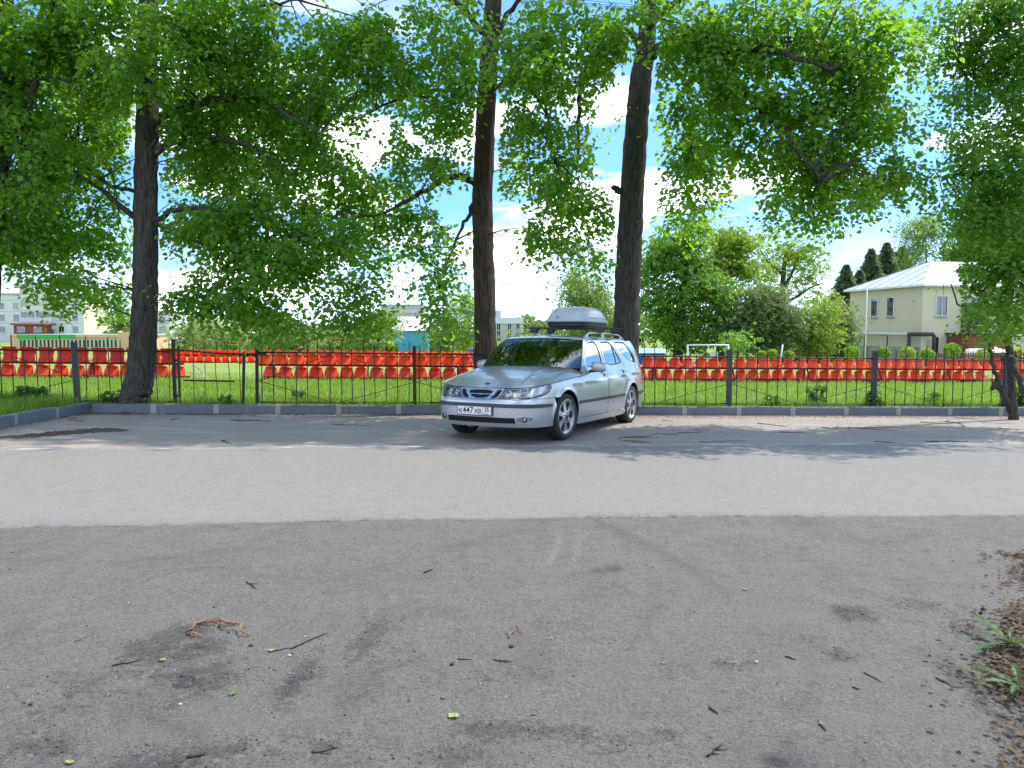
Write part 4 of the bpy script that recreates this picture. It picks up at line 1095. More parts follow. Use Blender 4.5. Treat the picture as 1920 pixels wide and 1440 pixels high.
stand('seating_stand', 'two rows of red bucket seats from the gate to behind the car', 482, 1150, 'near')
stand('seating_stand', 'two rows of red bucket seats running from the car to the crooked tree', 1207, 1885, 'near')
stand('seating_stand', 'short run of red bucket seats beyond the crooked tree', 1908, 1985, 'near')
stand('seating_stand', 'distant rows of small red seats across the pitch', 250, 985, 'far', y0=47, sl=.06, pitch=.49, group='red seats on the far side', face=-1, z_up=.48, z_lo=.12, gapd=.8)
# ================================================================== trees
t = NT('bark'); c = t.coord(scale=(1, 1, 0.16)); c0 = t.coord()
n1, n2 = t.noise(c, 26, 6, 0.7, 0.5), t.noise(c0, 2.2, 5)
k = t.mix(t.ramp(n1, [(0.35, 0.0), (0.62, 1.0)]), (0.022, 0.020, 0.019), (0.112, 0.101, 0.092))
k = t.mix(t.math('MULTIPLY', n2, 0.5), k, (0.040, 0.038, 0.030))
M_bark = t.end(t.principled(k, 0.92, 0, t.bump(n1, 0.9, 0.03), 0.15))
t = NT('red_bark'); c = t.coord(scale=(1, 1, 0.12)); c0 = t.coord()
n1, n2 = t.noise(c, 24, 6, 0.7, 0.5), t.noise(t.coord(scale=(1, 1, .25)), 4.0, 5)
k = t.mix(t.ramp(n1, [(0.35, 0.0), (0.62, 1.0)]), (0.024, 0.019, 0.017), (0.112, 0.086, 0.072))
k = t.mix(t.ramp(n2, [(.50, 0.0), (.60, .8)]), k, (0.090, 0.050, 0.038))
M_bark2 = t.end(t.principled(k, 0.92, 0, t.bump(n1, 0.9, 0.03), 0.15))
M_birch = simple('birch_bark', (0.42, 0.41, 0.38), 0.8, var=0.5, vscale=3)
def leafmat(name, ca, cb, trans, tmix=0.5, rough=0.5):
    t = NT(name); a = t.attr('rnd')
    k = t.mix(a, ca, cb)
    d = t.principled(k, rough, 0, None, 0.35)
    tr = t.n('BsdfTranslucent', {'Color': t.mix(a, trans, tuple(v * 1.25 for v in trans))})
    return t.end(t.n('MixShader', {0: tmix, 1: d, 2: tr}))
M_leaf = leafmat('linden_leaf', (0.072, 0.160, 0.024), (0.130, 0.240, 0.036), (0.29, 0.55, 0.018), .54)
M_leaf2 = leafmat('elm_leaf', (0.062, 0.145, 0.026), (0.110, 0.210, 0.034), (0.22, 0.45, 0.022), .5)
M_lf_oak = leafmat('oak_leaf', (0.10, 0.20, 0.034), (0.15, 0.27, 0.045), (0.30, 0.52, 0.04), .48)
M_lf_yel = leafmat('young_leaf', (0.15, 0.24, 0.035), (0.22, 0.30, 0.055), (0.40, 0.54, 0.04), .48)
M_lf_olive = leafmat('willow_leaf', (0.12, 0.175, 0.07), (0.17, 0.225, 0.09), (0.26, 0.36, 0.09), .45)
M_lf_pale = leafmat('pale_leaf', (0.18, 0.26, 0.08), (0.26, 0.33, 0.11), (0.38, 0.50, 0.10), .48)
M_lf_dark = leafmat('spruce_needle', (0.11, 0.165, 0.085), (0.16, 0.22, 0.115), (0.22, 0.30, 0.13), .45)
M_lf_birch = leafmat('birch_leaf', (0.14, 0.22, 0.06), (0.20, 0.28, 0.08), (0.34, 0.46, 0.08), .48)
LEAF = np.array([(0, 0, 0), (-.42, .22, .07), (-.40, .62, .10), (0, 1.05, -.04), (.40, .62, .10), (.42, .22, .07)], float)
def rotmats(axis_z, up_rand):
    """orthonormal frames from direction d (leaf length axis) and a random roll"""
    d = axis_z / np.linalg.norm(axis_z, axis=1)[:, None]
    r = up_rand - d * np.sum(up_rand * d, 1)[:, None]
    r /= np.linalg.norm(r, axis=1)[:, None] + 1e-9
    x = np.cross(d, r)
    return np.stack([x, d, r], -1)      # columns: x, y(length), z
def leaf_cloud(P, D, size, rs, flat=0.7):
    """one leaf at each point, length axis along D"""
    n = len(P)
    up = rs.normal(0, 1, (n, 3)) * (1 - flat) + np.array([0, -.25, 1.0]) * flat
    Rm = rotmats(D, up)
    s_ = size * rs.uniform(.6, 1.25, n)
    V = np.einsum('nij,kj->nki', Rm, LEAF) * s_[:, None, None] + P[:, None, :]
    base = np.arange(n)[:, None] * 6
    Q = np.concatenate([base + np.array([[0, 3, 2, 1]]), base + np.array([[0, 5, 4, 3]])])
    return V.reshape(-1, 3), Q, np.repeat(rs.uniform(0, 1, n), 6)
def sprays(C, rs, size=.085, nl=13, length=.55, droop=.75):
    """hanging leafy shoots rooted at the points C"""
    n = len(C)
    a = rs.uniform(0, 2 * np.pi, n)
    out = np.stack([np.cos(a), np.sin(a), np.zeros(n)], -1)
    L_ = length * rs.uniform(.6, 1.3, n)
    s_ = (np.arange(nl) + rs.uniform(0, .8, (n, nl))) / nl
    dr = droop * rs.uniform(.5, 1.4, n)
    P = C[:, None, :] + out[:, None, :] * (L_[:, None] * s_ * (1 - .35 * s_))[..., None]
    P[..., 2] -= L_[:, None] * dr[:, None] * s_ ** 1.6
    side = np.where(np.arange(nl) % 2, 1, -1)
    lat = np.stack([-np.sin(a), np.cos(a), np.zeros(n)], -1)
    P = P + lat[:, None, :] * (side[None, :, None] * .05 * rs.uniform(.2, 1.5, (n, nl))[..., None]) + rs.normal(0, .02, (n, nl, 3))
    D = out[:, None, :] * .6 + lat[:, None, :] * side[None, :, None] * .8 + rs.normal(0, .35, (n, nl, 3))
    D[..., 2] -= .75
    return P.reshape(-1, 3), D.reshape(-1, 3)
def blob_points(blobs, rs, lai, area_spray):
    out = []
    for b in blobs:
        px, py, Y, rx, ry, dens = b[:6]; dep = b[6] if len(b) > 6 else 1.0
        c_ = at(px, py, Y); sc = Y / CAM_F
        n = max(3, int(dens * lai * math.pi * rx * ry * sc * sc / area_spray))
        nc = max(3, n // 13)
        q = rs.normal(0, 1, (nc, 3)); q /= np.linalg.norm(q, axis=1)[:, None]; q *= rs.uniform(0, 1, (nc, 1)) ** .45
        cc = q * np.array([rx * sc, dep, ry * sc]) + np.array(c_)
        i = rs.integers(0, nc, n)
        out.append(cc[i] + rs.normal(0, 1, (n, 3)) * np.array([.17, .17, .12]) * (Y / 14.0) ** .7)
    return np.concatenate(out)
def px_path(pts): return [at(px, py, Y) for px, py, Y in pts]
def wiggle(path, amp, sub=4):
    path = [Vector(p) for p in path]; o = []
    n = len(path)
    for i in range(n - 1):
        p0, p1, p2, p3 = path[max(i - 1, 0)], path[i], path[i + 1], path[min(i + 2, n - 1)]
        for q in range(sub):
            s_ = q / sub
            v = 0.5 * ((2 * p1) + (p2 - p0) * s_ + (2 * p0 - 5 * p1 + 4 * p2 - p3) * s_ ** 2 + (-p0 + 3 * p1 - 3 * p2 + p3) * s_ ** 3)
            o.append(v + Vector([random.gauss(0, amp) for _ in range(3)]))
    o.append(path[-1])
    return o
def interp_r(r, n): return list(np.interp(np.linspace(0, len(r) - 1, n), range(len(r)), r))
CLEAR = [(242, 302, 195, 640, .93), (250, 300, 60, 195, .6), (884, 938, 205, 690, .97), (892, 945, 0, 205, .78), (1150, 1232, 115, 660, .98), (1172, 1238, 40, 115, .85), (692, 732, 215, 290, .8), (1112, 1168, 170, 350, .92), (932, 985, 375, 490, .9), (1372, 1412, 335, 440, .85),
         (735, 790, 490, 560, .9), (1725, 1775, 200, 300, .6), (0, 1920, 652, 900, .9), (1735, 1800, 530, 620, .9), (1560, 1800, 445, 560, .97), (745, 790, 560, 640, .8)]   # openings in the foliage
def thin(P, D, rs):
    ca, sa = math.cos(PITCH), math.sin(PITCH)
    dz = P[:, 2] - CAM_H; dep = P[:, 1] * ca - dz * sa
    px = 960 + CAM_F * P[:, 0] / dep; py = 720 - CAM_F * (P[:, 1] * sa + dz * ca) / dep
    kill = np.zeros(len(P), bool); r = rs.uniform(0, 1, len(P))
    for x0, x1, y0, y1, pr in CLEAR:
        front = P[:, 1] < 15.3 if (x1 - x0 < 90) else True
        kill |= (px > x0) & (px < x1) & (py > y0) & (py < y1) & (r < pr) & front
    return P[~kill], D[~kill]
def near_tree(name, label, trunk, tr, limbs, blobs, upper, m_bark, m_leaf, seed, lai=10.5, size=.084, twig_every=22, group='lindens along the kerb'):
    rs = np.random.default_rng(seed); random.seed(seed)
    tp = wiggle(px_path(trunk), .005, 11)
    base = tp[0].copy(); base.z = float(lz(base.x, base.y))
    root = empty(name, base, 0, label, 'tree', group)
    mb = MB(); L0 = lambda pts: [Vector(p) - base for p in pts]
    n = len(tp); rad = interp_r(tr, n); rad[0] *= 1.28; rad[1] *= 1.16; rad[2] *= 1.08
    mb.tube(L0([tp[0] - Vector((0, 0, .25))] + tp), [rad[0] * 1.25] + rad, 28, jit=.03, lobes=.028)
    tk = mb.build('trunk', m_bark, root, True)
    ends = []
    for lp, lr in limbs:
        w = wiggle(px_path(lp), .018, 5)
        MB().tube(L0(w), interp_r(lr, len(w)), 8, jit=.05).build('limb', m_bark, root, True)
        ends += w[len(w) // 3:]
    C = blob_points(blobs, rs, lai, .115)
    up = []
    for (cx, cy, cz, rx, ry, rz, cnt) in upper:
        nc = max(3, cnt // 8)
        q = rs.normal(0, 1, (nc, 3)); q /= np.linalg.norm(q, axis=1)[:, None]; q *= rs.uniform(0, 1, (nc, 1)) ** .4
        cc = q * np.array([rx, ry, rz]) + np.array([cx, cy, cz])
        up.append(cc[rs.integers(0, nc, int(cnt * .5))] + rs.normal(0, .22, (int(cnt * .5), 3)))
    if up: C = np.concatenate([C] + up)
    P, D = sprays(C, rs, size)
    P, D = thin(P, D, rs)
    V, Q, A = leaf_cloud(P, D, size, rs)
    cr = link_mesh('crown', np_mesh('crown', V - np.array(base), Q, m_leaf, {'rnd': A}), root)
    tag(cr, kind='stuff')
    # twigs feeding the clumps: thin sticks from the nearest wood to a sample of the shoots
    wood = np.array([tuple(p) for p in tp[n // 3:]] + [tuple(p) for p in ends])
    idx = rs.choice(len(C), max(10, len(C) // twig_every), replace=False)
    mb = MB()
    for i in idx:
        d = np.linalg.norm(wood - C[i], axis=1); j = int(np.argmin(d + rs.uniform(0, .6, len(d))))
        a, b = Vector(wood[j]), Vector(C[i])
        mid = a.lerp(b, .55) + Vector((0, 0, .10 * (b - a).length)) + Vector(rs.normal(0, .06, 3))
        mb.tube([a - base, mid - base, b - base, b - base - Vector((0, 0, .25))], [.012 + .004 * min(4, d[j]), .010, .006, .002], 4, caps=False)
    tag(mb.build('twigs', m_bark, root), kind='stuff')
    return root
Z13 = 13.95
near_tree('linden_tree', 'linden with a dark trunk kinked at its foot, beside the bent gate',
    [(248, 768, Z13), (256, 735, Z13), (265, 690, Z13), (269, 620, Z13), (272, 500, Z13), (274, 350, Z13), (277, 200, Z13), (276, 60, Z13), (285, -150, Z13), (300, -420, Z13)],
    [.275, .255, .245, .225, .21, .20, .185, .175, .12, .04],
    [([(285, 232, Z13), (330, 205, 13.7), (395, 188, 13.4), (455, 182, 13.2), (520, 205, 13.0), (600, 250, 12.8)], [.085, .07, .06, .05, .035, .015]),
     ([(285, 290, Z13), (325, 268, 13.7), (390, 262, 13.5), (450, 270, 13.2), (520, 300, 13)], [.07, .055, .045, .03, .012]),
     ([(285, 420, Z13), (330, 395, 13.6), (400, 390, 13.3), (480, 410, 13), (560, 450, 12.8)], [.06, .045, .035, .025, .01]),
     ([(260, 415, Z13), (215, 375, 13.7), (160, 335, 13.5), (100, 290, 13.3), (40, 270, 13)], [.06, .05, .04, .03, .012]),
     ([(262, 360, Z13), (200, 345, 14.2), (140, 290, 14.4)], [.04, .03, .012]),
     ([(280, 110, Z13), (350, 60, 13.3), (450, 20, 12.9), (560, 0, 12.6)], [.06, .05, .035, .015]),
     ([(270, 120, Z13), (200, 60, 13.4), (130, 20, 13)], [.06, .045, .015]),
     ([(290, 420, Z13), (340, 440, 13.4), (410, 480, 13), (440, 540, 12.8)], [.04, .03, .02, .01])],
    [(60, 60, 13.2, 110, 80, .75), (60, 300, 13.5, 110, 120, .95), (35, 460, 13.5, 75, 60, 1.0), (95, 545, 13.3, 40, 40, .8), (155, 440, 14.9, 90, 90, .9, .6), (160, 260, 14.7, 100, 110, .8, .7),
     (180, 110, 13.4, 120, 100, .9), (330, 60, 12.7, 160, 85, 1.1), (235, 130, 12.4, 75, 60, .8), (420, 150, 13.4, 150, 105, .95), (410, 310, 14.2, 120, 110, .85), (395, 420, 13.5, 85, 85, 1.0),
     (362, 540, 13.1, 48, 55, 1.1, .6), (480, 420, 13.4, 120, 95, 1.0), (460, 550, 13.0, 100, 65, 1.15), (515, 610, 13.0, 40, 30, .8), (600, 500, 13.1, 110, 95, 1.05), (655, 585, 13.0, 60, 45, 1.0),
     (575, 300, 14.0, 120, 115, .8), (600, 90, 13.5, 150, 100, .7), (140, 535, 13.6, 50, 30, .9), (200, 520, 15.0, 40, 45, .9, .5), (430, 30, 12.6, 130, 50, 1), (30, 180, 13.4, 50, 60, .7), (450, 240, 15.3, 150, 120, .55, .6), (350, 180, 15.2, 90, 100, .6, .5), (560, 200, 15.0, 110, 110, .5, .6), (130, 180, 15.2, 110, 110, .6, .5), (60, 400, 15.0, 80, 90, .6, .5), (640, 380, 14.6, 80, 80, .5, .6), (60, 30, 13.0, 100, 60, .9), (230, 30, 13.0, 90, 50, 1.0)],
    [(-6.6, 13.9, 9.6, 3.6, 1.8, 2.0, 1150), (-6.6, 14.3, 12.2, 2.6, 1.5, 1.8, 550), (-9.2, 13.6, 8.2, 1.4, 1.4, 1.5, 260)], M_bark, M_leaf, 11)
Z2 = 14.75
near_tree('linden_tree', 'linden with a straight reddish brown trunk right behind the car hood',
    [(908, 775, Z2), (909, 700, Z2), (909, 600, Z2), (907, 500, Z2), (904, 390, Z2), (910, 250, Z2), (917, 120, Z2), (924, 20, Z2), (930, -150, Z2), (940, -400, Z2)],
    [.23, .215, .205, .20, .195, .185, .17, .16, .12, .04],
    [([(896, 348, Z2), (880, 335, 14.6), (850, 330, 14.4), (815, 345, 14.2), (770, 375, 13.9), (700, 405, 13.6)], [.075, .07, .06, .05, .04, .015]),
     ([(893, 365, Z2), (875, 410, 14.5), (850, 460, 14.2), (825, 540, 13.8)], [.05, .035, .025, .008]),
     ([(905, 60, Z2), (860, 10, 14.4), (790, -20, 14)], [.06, .05, .03]),
     ([(920, 90, Z2), (950, 30, 14.4), (1000, -30, 14)], [.06, .05, .03]),
     ([(912, 200, Z2), (840, 170, 14.3), (740, 190, 13.9), (660, 230, 13.5)], [.045, .035, .025, .01]),
     ([(912, 180, Z2), (960, 150, 14.2), (1020, 200, 13.8), (1040, 300, 13.6)], [.045, .04, .025, .01])],
    [(700, 430, 13.6, 80, 75, .75), (735, 335, 13.9, 60, 50, .5), (650, 190, 14.0, 60, 60, .4), (770, 90, 13.2, 120, 75, .65), (820, 215, 13.2, 80, 110, .7), (760, 250, 13.6, 60, 60, .5),
     (795, 400, 13.9, 60, 70, .55), (790, 555, 13.1, 32, 50, .85), (828, 600, 12.9, 38, 42, .9), (858, 640, 12.9, 12, 18, .6, .4), (850, 470, 13.8, 40, 70, .55), (950, 150, 12.7, 80, 100, .75), (985, 60, 12.6, 110, 65, .9),
     (1010, 230, 13.4, 60, 70, .7), (1060, 290, 13.5, 70, 80, .9), (1060, 390, 13.5, 85, 75, 1.05), (1085, 455, 13.3, 55, 35, .9), (965, 330, 14.0, 30, 50, .45), (975, 440, 14.0, 22, 30, .3), (880, 130, 13.0, 50, 80, .55), (866, 590, 15.6, 16, 40, .4, .3), (680, 60, 13.6, 90, 70, .7), (740, 170, 14.2, 60, 50, .5), (870, 60, 13.0, 60, 60, .8), (1050, 60, 13.0, 60, 60, .8), (1010, 140, 13.2, 60, 60, .7)],
    [(-.6, 14.2, 9.8, 3.2, 1.8, 2.0, 1000), (-.5, 14.5, 12.3, 2.4, 1.5, 1.8, 500)], M_bark2, M_leaf, 12)
Z3 = 14.85
near_tree('linden_tree', 'stout grey linden trunk forking high up, right behind the roof box',
    [(1170, 775, Z3), (1173, 690, Z3), (1175, 600, Z3), (1178, 500, Z3), (1184, 370, Z3), (1193, 250, Z3), (1202, 150, Z3), (1210, 95, Z3), (1216, 20, Z3), (1222, -140, Z3), (1230, -400, Z3)],
    [.28, .255, .245, .24, .23, .215, .20, .18, .15, .11, .04],
    [([(1212, 112, Z3), (1235, 95, 14.5), (1290, 92, 13.6), (1370, 95, 12.6), (1450, 92, 11.8), (1560, 130, 11.4)], [.11, .10, .085, .07, .05, .02]),
     ([(1205, 100, Z3), (1180, 60, 14.6), (1130, 95, 14.0), (1095, 135, 13.7), (1085, 230, 13.5), (1080, 330, 13.4)], [.07, .06, .05, .045, .03, .012]),
     ([(1176, 358, Z3), (1160, 356, 14.8), (1150, 350, 14.75)], [.07, .06, .055]),
     ([(1235, 95, 14.5), (1285, 150, 14.2), (1300, 230, 14.0), (1290, 330, 14.0)], [.05, .04, .025, .01]),
     ([(1290, 92, 13.6), (1400, 180, 12.5), (1480, 260, 11.8), (1540, 340, 11.6)], [.05, .04, .025, .01]),
     ([(1212, 60, Z3), (1260, 10, 14), (1330, -30, 13)], [.08, .06, .03])],
    [(1130, 55, 12.4, 110, 70, .9), (1190, 120, 13.2, 40, 40, .6), (1290, 60, 12.6, 140, 80, 1.05), (1290, 220, 14.0, 80, 100, .8), (1305, 335, 14.2, 75, 65, .95), (1290, 392, 14.1, 45, 25, .7), (1160, 230, 14.8, 22, 60, .3),
     (1450, 90, 12.3, 150, 95, 1.1), (1610, 95, 12.1, 125, 100, 1.1), (1500, 230, 12.6, 115, 95, 1.05), (1620, 255, 12.4, 100, 90, 1.05), (1480, 335, 12.9, 70, 60, .85), (1580, 350, 12.6, 95, 60, .85), (1660, 335, 12.4, 60, 50, .85),
     (1545, 412, 12.8, 50, 22, .55), (1440, 375, 13.0, 35, 35, .55), (1705, 290, 12.4, 35, 60, .7), (1370, 160, 12.4, 80, 80, .9), (1390, 270, 12.6, 50, 50, .7), (1120, 150, 13.3, 50, 50, .6)],
    [(2.4, 14.3, 9.8, 3.4, 1.9, 2.0, 1100), (2.6, 14.6, 12.3, 2.5, 1.5, 1.8, 500), (5.2, 13.4, 8.0, 2.0, 1.2, 1.3, 520)], M_bark, M_leaf, 13)
Z4 = 14.6
near_tree('elm_tree', 'crooked many-stemmed elm leaning over the fence beside the rightmost seats',
    [(1900, 775, Z4), (1897, 720, Z4), (1893, 660, Z4), (1886, 615, Z4), (1893, 560, Z4), (1910, 440, Z4), (1925, 300, Z4), (1935, 120, Z4), (1945, -100, Z4)],
    [.065, .068, .068, .066, .062, .055, .05, .04, .02],
    [([(1893, 770, Z4), (1880, 735, 14.5), (1868, 705, 14.4), (1858, 665, 14.4), (1845, 630, 14.3), (1818, 590, 14.2), (1795, 570, 14)], [.05, .045, .04, .034, .03, .024, .01]),
     ([(1890, 640, Z4), (1875, 605, 14.4), (1855, 570, 14.2), (1820, 540, 13.8)], [.06, .055, .045, .02]),
     ([(1880, 735, 14.5), (1868, 720, 14.4), (1860, 728, 14.4)], [.05, .045, .04]),
     ([(1896, 672, 14.4), (1908, 700, 14.2), (1922, 745, 14.0)], [.05, .05, .045]),
     ([(1915, 420, Z4), (1860, 360, 13.8), (1810, 330, 13.2), (1770, 330, 12.8)], [.05, .04, .025, .01]),
     ([(1925, 250, Z4), (1870, 180, 13.6), (1800, 130, 13)], [.045, .035, .012])],
    [(1855, 60, 12.6, 95, 85, 1.4), (1845, 220, 12.6, 80, 95, 1.5), (1885, 370, 12.9, 90, 105, 1.7), (1875, 500, 12.9, 75, 55, 1.1), (1890, 590, 12.9, 70, 42, 1.5), (1795, 320, 12.4, 45, 45, .6), (1800, 425, 12.6, 40, 36, .7), (1835, 560, 12.9, 30, 26, .7), (1925, 150, 12.6, 70, 100, 1.6), (1925, 480, 12.9, 60, 90, 1.7), (1910, 20, 12.8, 80, 60, 1.4)],
    [(9.0, 13.8, 8.6, 2.2, 1.6, 2.0, 560), (11.0, 13.8, 6.5, 1.5, 1.6, 2.4, 420)], M_bark, M_leaf2, 14, size=.072)
near_tree('linden_tree', 'partly seen linden whose trunk slants in at the top corner beside the pale flats',
    [(-40, 775, 13.6), (-30, 600, 13.6), (-14, 400, 13.6), (2, 220, 13.6), (8, 100, 13.6), (4, 0, 13.6), (0, -200, 13.6)], [.24, .21, .19, .18, .17, .15, .06],
    [([(-10, 340, 13.6), (30, 260, 13.4), (62, 175, 13.3), (82, 90, 13.2), (105, 0, 13.1)], [.06, .055, .05, .045, .035]), ([(5, 190, 13.6), (60, 150, 13.3), (120, 150, 13), (170, 200, 12.8)], [.035, .03, .025, .01])],
    [(-60, 200, 13.5, 90, 150, .9), (-60, 420, 13.5, 80, 90, .9), (20, 380, 13.0, 50, 60, .7), (130, 40, 13.0, 60, 50, .6)],
    [(-9.8, 13.6, 9.4, 2.4, 1.8, 1.8, 520)], M_bark, M_leaf, 15)
random.seed(3)
# ================================================================== trees beyond the pitch
def bg_tree(name, label, Y, trunk, rt, limbs, blobs, m_leaf, m_bark=None, size=.22, seed=1, lai=7.0, nl=7, length=.9, droop=.4, group='trees beyond the pitch', flat=.6, dep=1.6, cat='tree', under=None):
    rs = np.random.default_rng(seed); random.seed(seed)
    m_bark = m_bark or M_bark
    bx_ = at(trunk[0][0], 660, Y) if trunk else at(blobs[0][0], 660, Y)
    base = Vector((bx_.x, Y, float(gz(bx_.x, Y))))
    root = empty(name, base, 0, label, cat, group)
    if trunk:
        tp = [base - Vector((0, 0, .3))] + [at(px, py, Y) for px, py in trunk]
        tp = wiggle(tp, .04, 3)
        MB().tube([p - base for p in tp], interp_r([rt[0]] + list(rt), len(tp)), 9).build('trunk', m_bark, root, True)
    for lp, lr in limbs:
        w = wiggle([at(px, py, Y + dy) for px, py, dy in lp], .06, 3)
        MB().tube([p - base for p in w], interp_r(lr, len(w)), 6).build('limb', m_bark, root, True)
    B = [(px, py, Y + random.uniform(-.4, .4), rx, ry, d, dep) for px, py, rx, ry, d in blobs]
    C = blob_points(B, rs, lai, nl * size * size * .55)
    C = C + rs.normal(0, .18, C.shape)
    P, D = sprays(C, rs, size, nl, length, droop)
    P[:, 2] = np.maximum(P[:, 2], base.z + .12)
    V, Q, A = leaf_cloud(P, D, size, rs, flat)
    tag(link_mesh('crown', np_mesh('crown', V - np.array(base), Q, m_leaf, {'rnd': A}), root), kind='stuff')
    return root
bg_tree('oak_tree', 'broad bright green oak with a dark trunk behind the goal', 63, [(1272, 640), (1275, 590), (1282, 540), (1285, 490), (1290, 440)], [.42, .38, .32, .24, .14],
    [([(1276, 590, 0), (1245, 560, -.5), (1215, 545, -1)], [.16, .1, .04]), ([(1283, 530, 0), (1310, 500, -.5), (1340, 480, -1)], [.15, .1, .04]), ([(1278, 570, 0), (1310, 560, -.6), (1335, 550, -1)], [.14, .1, .04]), ([(1286, 490, 0), (1260, 450, 0), (1240, 430, 0)], [.12, .08, .03])],
    [(1262, 470, 55, 45, 1.0), (1290, 432, 48, 24, .9), (1230, 545, 36, 60, .9), (1312, 520, 42, 48, .9), (1250, 622, 50, 28, .95), (1325, 600, 42, 36, .95), (1230, 490, 28, 30, .9), (1300, 645, 40, 14, .9), (1275, 560, 50, 45, .8), (1345, 560, 34, 40, .9), (1360, 625, 34, 26, .9)], M_lf_oak, seed=21)
bg_tree('maple_tree', 'yellow green maple between the oak and the thinly leaved tree', 68, [(1352, 650), (1352, 600), (1350, 555), (1355, 520), (1360, 480)], [.36, .32, .26, .2, .1],
    [([(1352, 575, 0), (1385, 555, -1), (1420, 545, -1)], [.15, .1, .04])],
    [(1370, 478, 54, 40, 1.05), (1402, 508, 38, 30, 1.0), (1350, 440, 42, 24, .9), (1335, 500, 30, 40, .9), (1352, 560, 36, 20, .8)], M_lf_yel, seed=22)
bg_tree('oak_tree', 'thinly leaved tall tree with its branches showing against the sky', 80, [(1468, 650), (1467, 590), (1468, 540), (1470, 500), (1478, 460)], [.42, .36, .3, .24, .1],
    [([(1468, 545, 0), (1490, 500, 0), (1510, 460, 0)], [.2, .12, .04]), ([(1468, 575, 0), (1505, 545, 0), (1545, 530, 0)], [.2, .12, .04]), ([(1469, 520, 0), (1440, 490, 0), (1425, 465, 0)], [.18, .1, .04]), ([(1468, 600, 0), (1500, 590, 0), (1535, 580, 0)], [.14, .1, .03]), ([(1470, 500, 0), (1500, 470, 1), (1540, 470, 1)], [.14, .09, .03]), ([(1468, 560, 0), (1435, 540, -1), (1420, 520, -1)], [.14, .09, .03])],
    [(1480, 462, 72, 34, .38), (1512, 510, 48, 42, .36), (1448, 500, 36, 40, .36), (1530, 560, 34, 28, .28)], M_lf_yel, size=.2, seed=23)
bg_tree('willow_tree', 'round grey green willow beside the goal', 62, [(1420, 650), (1418, 620)], [.2, .12], [], [(1412, 592, 52, 48, 1.2), (1440, 578, 40, 40, 1.1), (1390, 632, 46, 28, 1.15), (1440, 632, 48, 30, 1.15), (1475, 610, 34, 44, 1.1), (1420, 560, 40, 26, .9)], M_lf_olive, size=.15, seed=24, length=.7)
bg_tree('young_maple', 'small bright maple close behind the white goalpost', 55, [(1382, 655)], [.06], [], [(1380, 640, 20, 17, 1.0)], M_lf_oak, size=.16, seed=25)
bg_tree('bush', 'yellow green bush right of the thinly leaved tree trunk', 63, None, [], [], [(1508, 615, 32, 42, 1.1), (1535, 632, 34, 28, 1.0), (1545, 590, 26, 30, .8)], M_lf_yel, size=.16, seed=26, cat='bush')
bg_tree('bush', 'grey green bush against the left end of the beige house', 66, None, [], [], [(1572, 605, 28, 42, 1.2), (1560, 645, 34, 20, 1.1), (1585, 640, 18, 20, 1.0)], M_lf_olive, size=.16, seed=27, cat='bush')
def spruce(px, ptop, Y, half, seed, label):
    rs = np.random.default_rng(seed)
    top = at(px, ptop, Y); base = Vector((top.x, Y, float(gz(top.x, Y)))); H = top.z - base.z
    root = empty('spruce_tree', base, 0, label, 'tree', 'spruces behind the house')
    MB().tube([(0, 0, -.2), (0, 0, H * .97)], [.25, .03], 8).build('trunk', M_bark, root, True)
    R0 = half * Y / CAM_F
    n = 14000; h = rs.uniform(0.04, .985, n) ** .8
    lay = np.floor(h * 13) / 13; hh = h
    a = rs.uniform(0, 2 * np.pi, n); r = R0 * (1 - hh) ** .85 * rs.uniform(.15, 1.08, n) * (1 + .25 * np.sin(a * 5 + lay * 40)) * (.72 + .4 * (1 - (h * 13) % 1))
    P = np.stack([np.cos(a) * r, np.sin(a) * r, hh * H - r * .35], -1)
    D = np.stack([np.cos(a), np.sin(a), -.45 + rs.normal(0, .25, n)], -1)
    V, Q, A = leaf_cloud(P, D, .30, rs, .6)
    tag(link_mesh('crown', np_mesh('crown', V, Q, M_lf_dark, {'rnd': A}), root), kind='stuff')
for i, (px, pt, Y, hf, lb) in enumerate(((1587, 494, 92, 60, 'lone dark spruce left of the beige house'), (1634, 464, 98, 66, 'dark spruce over the left part of the metal roof'), (1663, 452, 100, 69, 'tallest dark spruce above the metal roof'), (1692, 460, 102, 66, 'dark spruce just left of the roof apex'), (1612, 505, 95, 50, 'lower dark spruce between the lone one and the pair over the roof'), (1649, 476, 104, 60, 'dark spruce half hidden between the two tallest'), (1678, 470, 106, 60, 'dark spruce hidden right of the tallest one'))):
    spruce(px, pt, Y, hf, 40 + i, lb)
bg_tree('birch_tree', 'airy birch rising behind the apex of the metal roof', 88, [(1738, 600), (1736, 500), (1735, 420)], [.14, .11, .04], [], [(1722, 440, 30, 40, .6), (1745, 425, 26, 26, .6), (1712, 480, 18, 30, .5)], M_lf_birch, M_birch, size=.17, seed=31, droop=1.1)
bg_tree('tall_tree', 'dark green tree rising behind the metal roof at the picture edge', 86, [(1830, 600), (1832, 500)], [.3, .2], [], [(1800, 475, 45, 35, 1.0), (1850, 450, 60, 50, 1.1), (1900, 500, 60, 60, 1.1), (1880, 420, 60, 40, 1.0)], M_lf_oak, size=.24, seed=32)
bg_tree('birch_tree', 'weeping birch hanging down behind the roof box', 56, [(1105, 655), (1104, 580), (1100, 520)], [.13, .1, .04], [], [(1072, 520, 24, 30, .75), (1085, 555, 36, 40, .9), (1115, 580, 34, 40, .95), (1136, 600, 22, 45, .9), (1085, 600, 34, 22, .8), (1120, 540, 24, 26, .7)], M_lf_birch, M_birch, size=.13, seed=33, droop=1.7, length=1.0, nl=10)
